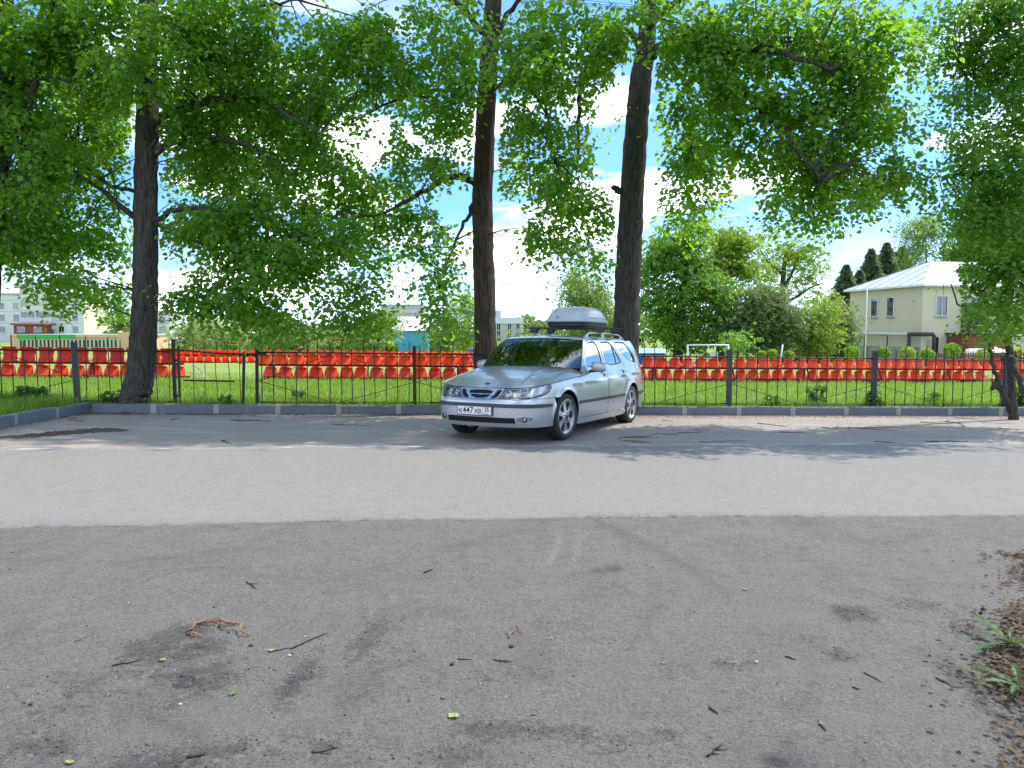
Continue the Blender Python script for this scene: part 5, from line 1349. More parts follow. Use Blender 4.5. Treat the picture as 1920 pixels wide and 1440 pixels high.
bg_tree('birch_tree', 'slim birch standing left of the reddish trunk', 72, [(838, 660), (838, 600), (840, 560)], [.13, .1, .04], [], [(838, 620, 34, 34, .8), (820, 645, 26, 16, .8), (848, 575, 22, 26, .6)], M_lf_birch, M_birch, size=.15, seed=34, droop=1.2)
bg_tree('birch_tree', 'narrow birch touching the reddish trunk', 74, [(878, 660), (880, 590), (882, 550)], [.13, .1, .04], [], [(880, 590, 17, 42, .85), (872, 635, 22, 26, .85)], M_lf_birch, M_birch, size=.15, seed=35, droop=1.2)
bg_tree('bush', 'small bush between the reddish trunk and the grey flats', 78, None, [], [], [(945, 652, 22, 14, 1.0), (985, 640, 18, 14, .9), (1010, 645, 24, 18, .9)], M_lf_yel, size=.17, seed=36, cat='bush')
for i, (B, m, lb) in enumerate((
    ([(708, 612, 30, 34, 1.0), (735, 602, 14, 18, .8), (690, 640, 34, 20, 1.0)], M_lf_pale, 'pale willow beside the turquoise building'),
    ([(640, 636, 36, 24, 1.0), (610, 645, 26, 16, 1.0)], M_lf_pale, 'pale low willow under the middle of the hanging foliage'),
    ([(565, 638, 38, 26, 1.0), (585, 652, 28, 12, 1.0)], M_lf_olive, 'grey green willow on the far side behind the seats'),
    ([(505, 625, 34, 34, .9), (520, 650, 36, 14, 1.0)], M_lf_pale, 'pale willow above the gate latch'),
    ([(440, 640, 34, 24, 1.0), (415, 622, 22, 24, .8)], M_lf_pale, 'pale willow behind the bent gate'),
    ([(365, 628, 22, 34, .9), (385, 645, 26, 18, 1.0), (338, 640, 16, 26, .9)], M_lf_pale, 'pale tree right of the leaning trunk'))):
    bg_tree('willow_tree', lb, 64 + 2 * i, [(B[0][0], 655), (B[0][0], B[0][1])], [.14, .08], [], B, m, size=.16, seed=50 + i, group='pale trees on the far side', length=.7)
bg_tree('bush', 'big olive bush between the pale flats and the leaning trunk', 125, None, [], [], [(222, 605, 22, 30, 1.1), (215, 635, 30, 22, 1.1), (240, 630, 18, 26, 1.0)], M_lf_pale, size=.35, seed=60, cat='bush', length=1.4)
def hedge(label, px0, px1, Y, top, m, seed, th=1.2):
    rs = np.random.default_rng(seed)
    a, b = at(px0, top, Y), at(px1, top, Y)
    base = Vector(((a.x + b.x) / 2, Y, float(gz((a.x + b.x) / 2, Y))))
    root = empty('hedge', base, 0, label, 'hedge')
    n = int((b.x - a.x) * 260); x = rs.uniform(a.x, b.x, n)
    H = (a.z - base.z) * (1 + .10 * np.sin(x * 1.7 + seed) + .07 * np.sin(x * 4.1))
    P = np.stack([x - base.x, rs.normal(0, th / 3, n), H * rs.uniform(0, 1, n) ** .5], -1)
    D = rs.normal(0, 1, (n, 3)); D[:, 2] -= .3
    V, Q, A = leaf_cloud(P, D, .20, rs, .5)
    tag(link_mesh('foliage', np_mesh('foliage', V, Q, m, {'rnd': A}), root), kind='stuff')
    MB().box((0, .1, (a.z - base.z) * .4), (b.x - a.x, .3, (a.z - base.z) * .8)).build('branches', M_bark, root)
hedge('dark hedge along the far side behind the bucket seats', 470, 745, 72, 645, M_lf_oak, 71)
hedge('clipped hedge in front of the thinly leaved tree', 1425, 1600, 66, 657, M_lf_oak, 72)
hedge('dark hedge edge beyond the crooked elm', 1893, 1990, 52, 652, M_lf_yel, 73)
def ball_shrub(px, py, r_px, Y, label, seed, m):
    rs = np.random.default_rng(seed)
    c_ = at(px, py, Y); r = r_px * Y / CAM_F
    base = Vector((c_.x, Y, float(gz(c_.x, Y))))
    root = empty('ball_shrub', base, 0, label, 'shrub', 'round clipped shrubs')
    q = rs.normal(0, 1, (700, 3)); q /= np.linalg.norm(q, axis=1)[:, None]; D = q + rs.normal(0, .5, q.shape)
    P = q * r * rs.uniform(.72, 1.06, (700, 1)) + np.array([0, 0, c_.z - base.z])
    V, Q, A = leaf_cloud(P, D, .11, rs, .2)
    tag(link_mesh('foliage', np_mesh('foliage', V, Q, m, {'rnd': A}), root), kind='stuff')
    MB().tube([(0, 0, -.1), (0, 0, c_.z - base.z)], .04, 6).build('stem', M_bark, root)
for i, (px, py, r, lb, m) in enumerate(((1657, 661, 10, 'round shrub right of the white flagpole foot', M_lf_oak), (1702, 664, 13, 'yellow topped round shrub below the bent pipe', M_lf_yel), (1739, 666, 11, 'round shrub under the house corner', M_lf_oak), (1785, 657, 13, 'round dark shrub in front of the brick lean-to', M_lf_oak), (1597, 661, 12, 'round shrub left of the white flagpole', M_lf_oak), (1846, 666, 12, 'bright round shrub right of the white tank', M_lf_yel),
        (1428, 667, 8, 'first small round shrub right of the goal', M_lf_yel), (1448, 665, 9, 'second small round shrub right of the goal', M_lf_yel), (1479, 667, 8, 'small round shrub right of the slanted white pole', M_lf_yel))):
    ball_shrub(px, py, r, 52, lb, 80 + i, m)
# far wood closing the horizon
rs = np.random.default_rng(5)
n = 26000; x = rs.uniform(-330, 330, n); y = 300 + rs.normal(0, 6, n)
H = 5.0 + 2.5 * np.sin(x * .045) + 2 * np.sin(x * .13 + 1) + 1.3 * np.sin(x * .41)
P = np.stack([x, y, -1.2 + H * rs.uniform(0, 1, n) ** .6], -1); D = rs.normal(0, 1, (n, 3))
V, Q, A = leaf_cloud(P, D, 1.5, rs, .3)
tag(link_mesh('far_wood', np_mesh('far_wood', V, Q, M_lf_olive, {'rnd': A})), 'distant low wood along the skyline', kind='stuff')

# ================================================================== buildings
M_pane = glassmat('window_pane', (0.10, 0.12, 0.14), 0.9, 0.10)
M_dark = simple('dark_room', (0.03, 0.035, 0.04), 0.8)
M_frame = simple('window_frame', (0.62, 0.63, 0.63), 0.5, var=.1)
M_sill = simple('window_sill', (0.30, 0.31, 0.32), .6)
pane_me = {}
def window(parent, x, z, w, h, y=0.0, rz=0.0, mull=1, deep=.10, off=(0, 0)):
    """window on a wall whose outside faces -y of the parent (or turned by rz about its point)"""
    wd = empty('window', (x, y, z)); wd.parent = parent; wd.rotation_euler = (0, 0, rz)
    kx = (round(w, 2), round(h, 2), mull)
    if kx not in pane_me:
        f = MB(); t_ = .07
        f.box((0, -.015, h / 2 - t_ / 2), (w, .09, t_)).box((0, -.015, -h / 2 + t_ / 2), (w, .09, t_)).box((-w / 2 + t_ / 2, -.015, 0), (t_, .09, h - 2 * t_)).box((w / 2 - t_ / 2, -.015, 0), (t_, .09, h - 2 * t_))
        for i in range(mull): f.box((-w / 2 + w * (i + 1) / (mull + 1), -.012, 0), (.06, .08, h - 2 * t_))
        pane_me[kx] = (f.mesh('frame', M_frame), MB().box((0, .012, 0), (w - .1, .012, h - .1)).mesh('pane', M_pane), MB().box((0, .03, 0), (w - .02, .02, h - .02)).mesh('room', M_dark), MB().box((0, -.08, -h / 2 - .03), (w + .12, .16, .05)).mesh('sill', M_sill))
    for nm, me in zip(('frame', 'pane', 'room', 'sill'), pane_me[kx]): link_mesh(nm, me, wd)
    return wd
def bsp(px, Y): return at(px, 622, Y).x
# --- pale flats
t = NT('panel_wall'); c = t.coord()
k = t.mix(t.noise(c, .6, 5), (0.60, 0.61, 0.62), (0.68, 0.69, 0.70))
M_panel = t.end(t.principled(k, .8))
M_cream = simple('cream_wall', (.66, .60, .44), .8, var=.05)
M_grey = simple('grey_panel', (.42, .42, .43), .8, var=.08, vscale=.5)
M_redroof = simple('red_sheet_roof', (.30, .06, .045), .6)
M_brick = simple('brick_wall', (.20, .062, .045), .85, var=.35, vscale=2)
M_joint = simple('panel_joint', (.36, .37, .38), .9)
Y = 180.0; sc = Y / CAM_F
z_ = lambda py, Y: at(960, py, Y).z
X0, X1 = bsp(-120, Y), bsp(157, Y); ZT = z_(552, Y); ZB_ = -1.2
fl_ = empty('apartment_block', ((X0 + X1) / 2, Y, ZB_), 0, 'pale five-storey flats with a balcony stack, seen under the foliage', 'building')
W = X1 - X0
MB().box((0, 6, (ZT - ZB_) / 2), (W, 12, ZT - ZB_)).build('wall', M_panel, fl_)
MB().box((W / 2 + .06, 6, (ZT - ZB_) / 2), (.12, 12, ZT - ZB_)).build('gable', M_cream, fl_)  # cream puts the sunlight on this end wall into its colour
MB().box((0, 6, ZT - ZB_ + .15), (W + .8, 12.8, .3)).build('roof', M_grey, fl_)
for py in (645, 628, 606, 584, 563):
    MB().box((0, -.02, z_(py, Y) - ZB_), (W, .05, .08)).build('panel_joint', M_joint, fl_)
for py in (617, 595, 573):
    for px in (-60, -25, 5, 32, 116, 142):
        window(fl_, bsp(px, Y) - fl_.location.x, z_(py, Y) - ZB_, 1.35, 1.4, -.03)
# balcony stack and the brick extension under it
bxc = bsp(74, Y) - fl_.location.x
MB().box((bxc, -.6, z_(580, Y) - ZB_ - .3), (7.4, 1.2, z_(536, Y) - z_(606, Y))).build('balcony_core', M_panel, fl_)
MB().box((bxc, -.7, z_(537, Y) - ZB_), (9.2, 1.8, .9)).build('balcony_roof', M_grey, fl_)
for py in (548, 570, 592):
    MB().box((bxc, -1.3, z_(py + 8, Y) - ZB_), (7.4, .1, 1.1)).build('balcony_front', M_frame, fl_)
    for q in (-2.6, -.9, .9, 2.6): window(fl_, bxc + q, z_(py - 2, Y) - ZB_, 1.5, 1.3, -1.25)
MB().box((bxc, -2.2, z_(618, Y) - ZB_ - .6), (7.2, 3.0, 3.2)).build('brick_porch', M_brick, fl_)
for q in (-1.9, 1.9): window(fl_, bxc + q, z_(617, Y) - ZB_ - .1, 1.7, 1.3, -3.75)
MB().box((bxc, -2.2, z_(607, Y) - ZB_ - .15), (8.2, 3.8, .35)).build('porch_roof', M_redroof, fl_)
# --- low shop with a green fascia
Y = 100.0
X0, X1 = bsp(18, Y), bsp(250, Y); ZB_ = -1.6
sh = empty('shop_building', ((X0 + X1) / 2, Y, ZB_), 0, 'low peach shop with a bright green fascia and a window band', 'building')
W = X1 - X0; xl = lambda px: bsp(px, Y) - sh.location.x
M_peach = simple('peach_wall', (.60, .40, .23), .8, var=.1)
M_green = simple('green_fascia', (.02, .38, .06), .5, var=.08)
ht = z_(629, Y) - ZB_
MB().box((0, 5, ht / 2), (W, 10, ht)).build('wall', M_peach, sh)
MB().box(((xl(33) + xl(143)) / 2, -.12, z_(631, Y) - ZB_), (xl(143) - xl(33), .22, .50)).build('fascia', M_green, sh)
MB().box(((xl(143) + xl(224)) / 2, -.1, z_(630.5, Y) - ZB_), (xl(224) - xl(143), .2, .35)).build('fascia', M_peach, sh)
MB().box((0, 5, ht + .08), (W + .3, 10.3, .16)).build('roof', M_frame, sh)
for px in np.arange(39, 222, 7.4):
    window(sh, xl(px), z_(644, Y) - ZB_, .46, 1.15, -.03, mull=0)
MB().box((xl(237), -.3, z_(640, Y) - ZB_), (xl(250) - xl(224), .6, 2.4)).build('pier', M_peach, sh)
MB().lathe([(-.3, 0), (-.22, .22), (0, .3), (.22, .22), (.3, 0)], 14, 'Z').build('roof_lamp', M_frame, sh, True).location = (xl(224), .2, ht + .3)
# --- grey panel building slivers
def slab(name, label, px0, px1, Y, ptop, m, rows, cols, dx=0.0, wz=(1.3, 1.3), rh=None, roofm=None, dep=10):
    X0, X1 = bsp(px0, Y), bsp(px1, Y); ZB_ = -1.3; zt = z_(ptop, Y)
    b = empty(name, ((X0 + X1) / 2, Y, ZB_), 0, label, 'building'); W = X1 - X0
    MB().box((0, dep / 2, (zt - ZB_) / 2), (W, dep, zt - ZB_)).build('wall', m, b)
    MB().box((0, dep / 2, zt - ZB_ + .12), (W + .4, dep + .4, .24)).build('roof', roofm or M_grey, b)
    for py in rows:
        for px in cols: window(b, bsp(px, Y) - b.location.x, z_(py, Y) - ZB_, wz[0], wz[1], -.03)
        MB().box((0, -.02, z_(py + 6.5, Y) - ZB_), (W, .05, .10)).build('panel_joint', M_joint, b)
    return b
slab('apartment_block', 'light grey panel flats just right of the leaning trunk', 270, 318, 150, 585, M_panel, (600, 616, 632), (283, 305))
slab('apartment_block', 'cream flats hidden behind the pale trees right of the leaning trunk', 340, 402, 165, 590, M_cream, (608, 624), (352, 370, 388))
fb = slab('apartment_block', 'small grey flats with a white attic right of the reddish trunk', 924, 979, 205, 607, M_grey, (612.5, 626, 639), (935, 955.5, 971), wz=(1.0, 1.7))
Y = 205.0
MB().box((0, 5, z_(601, Y) + 1.3), (bsp(979, Y) - bsp(924, Y) + .6, 10.6, z_(596, Y) - z_(607.5, Y))).build('attic', simple('attic_sheet', (.55, .60, .68), .5), fb)
MB().box((bsp(934, Y) - fb.location.x, 4, z_(589, Y) + 1.3), (1.4, 3, z_(584, Y) - z_(597, Y))).build('roof_hut', M_grey, fb)
for px in (951, 963): MB().box((bsp(px, Y) - fb.location.x, -.05, z_(626, Y) + 1.3), (.12, .06, 6.5)).build('panel_joint', M_joint, fb)
slab('apartment_block', 'grey rooftop with a lattice hoarding above the turquoise building', 715, 792, 230, 572, M_grey, (584,), (735, 760, 778), wz=(3.2, 1.1))
slab('apartment_block', 'grey block sliver between the grey linden trunk and the oak', 1180, 1208, 160, 630, M_grey, (637, 650), (1203,))
# --- turquoise hall with white roof
Y = 92.0; X0, X1 = bsp(738, Y), bsp(800, Y)
M_turq = simple('turquoise_wall', (.06, .34, .48), .7, var=.06)
M_sheet = simple('white_sheet_roof', (.70, .71, .72), .45, .2, var=.06)
hb = empty('sports_hall', ((X0 + X1) / 2, Y, -1.3), 0, 'turquoise hall with a white sheet roof left of the reddish trunk', 'building')
zt = z_(620, Y) + 1.3; W = X1 - X0
MB().box((0, 7, zt / 2), (W, 14, zt)).build('wall', M_turq, hb)
zr = z_(592, Y) + 1.3
MB().add([(-W / 2 - .3, -.4, zt), (W / 2 + .3, -.4, zt), (W / 2 + .3, 6, zr), (-W / 2 - .3, 6, zr), (W / 2 + .3, 14.4, zt), (-W / 2 - .3, 14.4, zt)], [(0, 1, 2, 3), (3, 2, 4, 5), (0, 3, 5), (1, 4, 2), (0, 5, 4, 1)]).build('roof', M_sheet, hb)
# --- blue container and blue stall
o = MB().box((0, 0, 0), (1.0, 2.2, 1.0)); Y = 60.0
cb = empty('blue_container', (bsp(888, Y), Y, float(gz(bsp(888, Y), Y))), 0, 'small blue container left of the reddish trunk', 'container')
hcb = z_(654, Y) - cb.location.z
MB().box((0, 1, hcb / 2), (.75, 2, hcb)).build('body', simple('blue_sheet', (.07, .13, .42), .5), cb)
for q in (-.25, 0, .25): MB().box((q, -.02, hcb / 2), (.05, .06, hcb * .94)).build('rib', simple('blue_rib', (.09, .16, .46), .5), cb)
Y = 54.0
tb = empty('market_stall', (bsp(1222, Y), Y, float(gz(bsp(1222, Y), Y))), 0, 'low blue stall with a pale blue roof beside the grey linden trunk', 'stall')
hz = z_(662, Y) - tb.location.z
MB().box((0, 1, hz / 2), (1.9, 2, hz)).build('body', simple('stall_blue', (.02, .07, .26), .6, var=.3), tb)
MB().loft([[(-1.1, -.25, hz), (1.1, -.25, hz), (1.1, 2.2, hz), (-1.1, 2.2, hz)], [(-1.0, .1, hz + .28), (1.0, .1, hz + .28), (1.0, 1.9, hz + .30), (-1.0, 1.9, hz + .30)]]).build('roof', simple('stall_roof', (.30, .56, .64), .5), tb)
# --- beige house with hipped metal roof
t = NT('render_wall'); c = t.coord()
k = t.mix(t.noise(c, .5, 6, .6), (.55, .485, .36), (.62, .555, .43))
k = t.mix(t.ramp(t.noise(c, 1.3, 6, .7), [(.60, 0.0), (.72, .6)]), k, (.48, .44, .37))
M_render = t.end(t.principled(k, .85, 0, t.bump(t.noise(c, 9, 5), .15, .02)))
M_tin = simple('tin_roof', (.62, .66, .70), .38, .35, var=.10, vscale=.8)
M_seam = simple('tin_seam', (.40, .43, .47), .45, .35)
M_pipe = simple('lagged_pipe', (.55, .56, .56), .6, var=.25, vscale=3)
M_tar = simple('tarred_lagging', (.05, .045, .05), .7, var=.4, vscale=4)
HY = 65.0; hx = bsp(1728, HY); hzb = float(gz(hx, HY)) - .2
hs = empty('beige_house', (hx, HY, hzb), R(13), 'beige two-storey house with a pale hipped metal roof', 'house')
EH = z_(536, HY) - hzb; LX, LY = 15.0, 9.4
MB().box((LX / 2, LY / 2, EH / 2), (LX, LY, EH)).build('wall', M_render, hs)
MB().box((LX / 2, LY / 2, EH + .04), (LX + .9, LY + .9, .16)).build('eaves', M_tin, hs)
RZ = EH + .12; AP = EH + 2.55; o_ = .45
roof_v = [(-o_, -o_, RZ), (LX + o_, -o_, RZ), (LX + o_, LY + o_, RZ), (-o_, LY + o_, RZ), (4.8, LY / 2, AP), (LX - 4.8, LY / 2, AP)]
rfh = MB().add(roof_v, [(0, 1, 5, 4), (1, 2, 5), (2, 3, 4, 5), (3, 0, 4), (0, 3, 2, 1)]).build('roof', M_tin, hs)
RV = [Vector(v) for v in roof_v]
for a, b in ((0, 4), (3, 4), (4, 5), (1, 5)): MB().bar(RV[a] + Vector((0, 0, .02)), RV[b] + Vector((0, 0, .02)), .10, .06).build('ridge_cap', M_seam, rfh)
for q in np.linspace(.14, .86, 6):       # standing seams on both visible slopes
    e = RV[3].lerp(RV[0], q); tq = RV[4] if True else None
    d = min(q, 1 - q) * 2
    up = Vector((4.8 + o_, 0, AP - RZ)) * d
    MB().bar(e + Vector((0, 0, .02)), e + up + Vector((0, 0, .02)), .05, .05).build('roof_seam', M_seam, rfh)
for x_ in np.arange(1.0, 14.5, 1.6):
    e = Vector((x_ - o_, -o_, RZ)); d = min(1, min(x_ / (4.8 + o_), (LX + 2 * o_ - x_) / (4.8 + o_)))
    MB().bar(e + Vector((0, 0, .02)), e + Vector((0, (LY / 2 + o_) * d, (AP - RZ) * d + .02)), .05, .05).build('roof_seam', M_seam, rfh)
MB().box((LX * .42, 1.8, EH + 1.15), (1.5, 1.6, 1.0)).build('dormer', M_dark, rfh)
MB().box((LX * .42, 1.6, EH + 1.72), (1.8, 2.0, .10)).build('dormer_roof', M_tin, rfh)
# windows: long side faces -x (turned), street side faces -y
zu = z_(576, 70) - hzb
for yy in (3.8, 5.9): window(hs, -.03, zu, .95, 1.75, yy, R(-90), 0)
window(hs, 1.85, z_(574, 66) - hzb, 1.2, 1.75, -.03, 0, 1)
window(hs, 1.45, z_(648, 66) - hzb, .6, 1.6, -.03, 0, 0)
window(hs, 5.2, z_(576, 66) - hzb, 1.2, 1.75, -.03, 0, 1)
MB().box((4.6, -1.2, 1.3), (4.2, 2.4, 2.6)).build('brick_leanto', M_brick, hs)
for i in range(9):
    for j in range(4):
        pass
MB().box((4.6, -1.3, 2.66), (4.6, 2.8, .12)).build('leanto_roof', M_tar, hs)
MB().box((5.2, -.16, 4.0), (2.6, .3, 2.4)).build('dark_cladding', simple('dark_cladding', (.055, .035, .032), .8, var=.4), hs)
MB().tube([(7.4, -.2, 0), (7.4, -.2, EH)], .07, 8).build('downpipe', M_pipe, hs)
pz = z_(629, 66) - hzb
MB().tube([(-.5, 11.2, pz + .2), (-.5, 6, pz + .15), (-.5, .9, pz + .1)], .16, 10).build('heating_pipe', M_pipe, hs, True)
MB().tube([(-.5, .9, pz + .1), (-.5, -.4, pz + .1), (.6, -.6, pz + .1), (.75, -.6, pz - .1), (.75, -.6, -.2)], .17, 10).build('pipe_elbow', M_tar, hs, True)
MB().tube([(-.5, .85, pz + .05), (-.5, .85, -.2)], .15, 8).build('pipe_drop', M_tar, hs, True)
for yy in (3.5, 6.5, 9.2): MB().bar((-.5, yy, pz), (-.5, yy, -.2), .08).build('pipe_stay', M_tar, hs)
for py, ln in ((655, 2.0), (660, 4.0)): pass
MB().box((-.04, 4.7, .75), (.06, 9.4, 1.5)).build('plinth', simple('plinth', (.32, .31, .29), .9, var=.3, vscale=1), hs)
# --- white pole, slanted pole, goal, board, tank, tents
Y = 58.0
fp = empty('flagpole', (bsp(1623.5, Y), Y, float(gz(bsp(1623.5, Y), Y))), 0, 'thin white flagpole in front of the beige house', 'pole')
MB().tube([(0, 0, -.1), (0, 0, z_(543, Y) - fp.location.z)], [.05, .035], 8).build('shaft', M_whitem, fp, True)
MB().lathe([(-.05, 0), (0, .06), (.05, 0)], 10, 'Z').build('finial', M_whitem, fp).location = (0, 0, z_(543, Y) - fp.location.z)
MB().lathe([(-.05, .2), (.12, .2), (.14, .06)], 12, 'Z').build('foot', M_grey, fp)
Y = 50.0
sp = empty('slanted_pole', (bsp(1463, Y), Y, float(gz(bsp(1463, Y), Y))), 0, 'short slanted white pole right of the goal', 'pole')
MB().tube([(0, 0, -.1), (.18, 0, z_(646, Y) - sp.location.z)], .05, 8).build('shaft', M_whitem, sp, True)
MB().lathe([(-.05, .12), (.06, .12), (.07, .05)], 12, 'Z').build('foot', M_grey, sp)
Y = 53.0; ga, gb = bsp(1290, Y), bsp(1366, Y); gzz = float(gz(gb, Y)); gh = z_(647, Y) - gzz
go = empty('football_goal', (ga, Y, gzz), 0, 'small white football goal in front of the oak', 'goal')
for x_ in (0, gb - ga): MB().tube([(x_, 0, -.05), (x_, 0, gh)], .055, 8).build('goalpost', M_whitem, go, True)
MB().tube([(-.05, 0, gh), (gb - ga + .05, 0, gh)], .055, 8).build('crossbar', M_whitem, go, True)
for x_ in (0, gb - ga):
    MB().tube([(x_, 0, gh), (x_ + .05, .8, gh * .9), (x_ + .05, 1.0, 0)], .03, 6).build('net_stay', M_whitem, go, True)
MB().tube([(0, 1.0, .03), (gb - ga, 1.0, .03)], .03, 6).build('ground_bar', M_whitem, go, True)
Y = 56.0
ib = empty('notice_board', (bsp(1339, Y), Y, float(gz(bsp(1339, Y), Y))), 0, 'blank white notice board seen through the goal', 'board')
MB().box((0, 0, z_(666, Y) - ib.location.z), (.58, .04, .55)).build('panel', M_whitem, ib)
for q in (-.2, .2): MB().box((q, .04, (z_(666, Y) - ib.location.z) / 2), (.04, .04, z_(666, Y) - ib.location.z)).build('leg', M_grey, ib)
Y = 56.0
tk = empty('white_tank', (bsp(1832, Y), Y, float(gz(bsp(1832, Y), Y))), 0, 'white round-ended tank by the house behind the seats', 'tank')
tz = z_(665, Y) - tk.location.z
MB().lathe([(-.80, 0), (-.78, .25), (-.68, .40), (-.5, .44), (.5, .44), (.68, .40), (.78, .25), (.80, 0)], 20, 'X').build('shell', M_whitem, tk, True).location = (0, 0, tz)
for q in (-.5, .5): MB().box((q, 0, (tz - .3) / 2), (.12, .7, tz - .3)).build('saddle', M_grey, tk)
Y = 57.0
te = empty('white_canopy', (bsp(1868, Y), Y, float(gz(bsp(1868, Y), Y))), 0, 'small white peaked canopy right of the tank', 'canopy')
cz = z_(660, Y) - te.location.z
MB().add([(-.75, -.75, cz), (.75, -.75, cz), (.75, .75, cz), (-.75, .75, cz), (0, 0, cz + .38)], [(0, 1, 4), (1, 2, 4), (2, 3, 4), (3, 0, 4), (3, 2, 1, 0)]).build('cover', M_whitem, te)
for q in ((-.7, -.7), (.7, -.7), (.7, .7), (-.7, .7)): MB().box((q[0], q[1], cz / 2), (.04, .04, cz)).build('leg', M_grey, te)
# low red garden fence by the house
Y = 54.0; xa_, xb_ = bsp(1735, Y), bsp(1905, Y)
lf = empty('picket_fence', (xa_, Y, float(gz(xa_, Y))), 0, 'low dark red fence between the house and the seats', 'fence')
for zz in (.25, .70): MB().box(((xb_ - xa_) / 2, .04, zz), (xb_ - xa_, .04, .06)).build('rail', M_brick, lf)
pk = MB().box((0, 0, .45), (.10, .02, .9)).mesh('picket', M_brick)
for x_ in np.arange(0.05, xb_ - xa_, .16): link_mesh('picket', pk, lf, (float(x_), 0, random.uniform(-.02, .02)))

# ================================================================== overhead cables
M_cable = simple('cable_sheath', (.03, .03, .032), .6)
for i, (dy0, dy1, lb) in enumerate(((-8, 76, 'uppermost of the thin overhead cables across the foliage'), (-3, 79, 'second overhead cable from the top across the foliage'), (0, 83, 'third overhead cable from the top across the foliage'), (3, 87, 'lowest of the thin overhead cables across the foliage'))):
    a, b = at(985, dy0 - 8, 13.4), at(2060, dy1 + 14, 12.0)
    d = b - a; a2, b2 = a - d * 2.0, b + d * 1.0
    P = [a2.lerp(b2, s_) - Vector((0, 0, .5 * math.sin(math.pi * s_))) + Vector((0, 0, .45)) for s_ in np.linspace(0, 1, 30)]
    o = MB().tube([p - a2 for p in P], .0035, 6).build('overhead_cable', M_cable, None, True)
    o.location = a2; tag(o, lb, 'cable', 'overhead cables')
# ================================================================== grass of the verge
rs = np.random.default_rng(9)
M_grass = leafmat('grass_blade', (0.095, 0.20, 0.022), (0.23, 0.33, 0.055), (0.28, 0.44, 0.035), .42)
def blades(n, xr, yf, h, wd, rs):
    x = rs.uniform(*xr, n); y = yf(x, rs.uniform(0, 1, n))
    keep = (y > kerb_y(x) + .17) | (x < KX0 - .18)
    x, y = x[keep], y[keep]; n = len(x)
    H = h * rs.uniform(.45, 1.3, n) * (.8 + .35 * np.sin(x * 2.7 + y) * np.sin(y * 3.1 - x)); a = rs.uniform(0, 2 * np.pi, n); ln = rs.uniform(.15, .75, n) * H
    b = np.stack([x, y, lz(x, y) - .015], -1)
    s_ = np.stack([np.cos(a + 1.57), np.sin(a + 1.57), np.zeros(n)], -1) * (wd * rs.uniform(.6, 1.3, n))[:, None]
    o = np.stack([np.cos(a), np.sin(a), np.zeros(n)], -1) * ln[:, None]
    m = b + o * .35 + np.stack([0 * H, 0 * H, H * .62], -1)
    tp = b + o + np.stack([0 * H, 0 * H, H * .95], -1)
    V = np.stack([b - s_, b + s_, m + s_ * .75, m - s_ * .75, tp + s_ * .12, tp - s_ * .12], 1).reshape(-1, 3)
    i = np.arange(n)[:, None] * 6
    Q = np.concatenate([i + np.array([[0, 1, 2, 3]]), i + np.array([[3, 2, 4, 5]])])
    pat = .5 + .25 * np.sin(x * 1.9 + 2 * np.sin(y * .8)) + .25 * np.sin(y * 2.3 + x * .7)
    return V, Q, np.repeat(np.clip(.45 * rs.uniform(0, 1, n) + .55 * pat, 0, 1), 6)
def grass(name, label, parts):
    Vs, Qs, As = [], [], []; o = 0
    for V, Q, A in parts:
        Vs.append(V); Qs.append(Q + o); As.append(A); o += len(V)
    return tag(link_mesh(name, np_mesh(name, np.concatenate(Vs), np.concatenate(Qs), M_grass, {'rnd': np.concatenate(As)})), label, kind='stuff')
ky = lambda x: 14.3 + .10 * x
grass('verge_grass', 'lush grass between the kerb and the red seats', [
    blades(26000, (-11, 13), lambda x, r: ky(x) + .16 + r ** 1.5 * 1.1, .19, .006, rs),
    blades(70000, (-17, 20), lambda x, r: ky(x) + .5 + r * (24.6 + .2 * x - ky(x) - .9), .17, .008, rs),
    blades(5000, (-9.5, KX0 - .2), lambda x, r: 10.2 + r * 3.6, .22, .007, rs),
    blades(26000, (-24, 26), lambda x, r: 24.2 + .2 * x + r * 7, .06, .010, rs)])
# taller weeds standing in the grass by the kerb
M_weed = leafmat('weed_leaf', (0.04, 0.12, 0.02), (0.08, 0.19, 0.03), (0.10, 0.24, 0.02), .35)
def weed(px, dy, h, n, label, sz=.10, upright=.8, group='weeds at the foot of the fence'):
    x = fx_at(px); y = fl(x) + dy
    base = Vector((x, y, float(lz(x, y)))); r2 = np.random.default_rng(int(px))
    root = empty('weed', base, 0, label, 'plant', group)
    q = r2.uniform(0, 1, n); a = r2.uniform(0, 6.28, n)
    P = np.stack([np.cos(a) * h * .35 * q, np.sin(a) * h * .35 * q, h * upright * r2.uniform(0, 1, n)], -1)
    D = np.stack([np.cos(a), np.sin(a), r2.uniform(-.4, .6, n)], -1)
    V, Q, A = leaf_cloud(P, D, sz, r2, .5)
    tag(link_mesh('foliage', np_mesh('foliage', V, Q, M_weed, {'rnd': A}), root), kind='stuff')
    for k_ in range(4):
        aa = k_ * 1.6; MB().tube([(0, 0, -.03), (.1 * h * math.cos(aa), .1 * h * math.sin(aa), h * upright)], [.006, .002], 4).build('stem', M_weed, root)
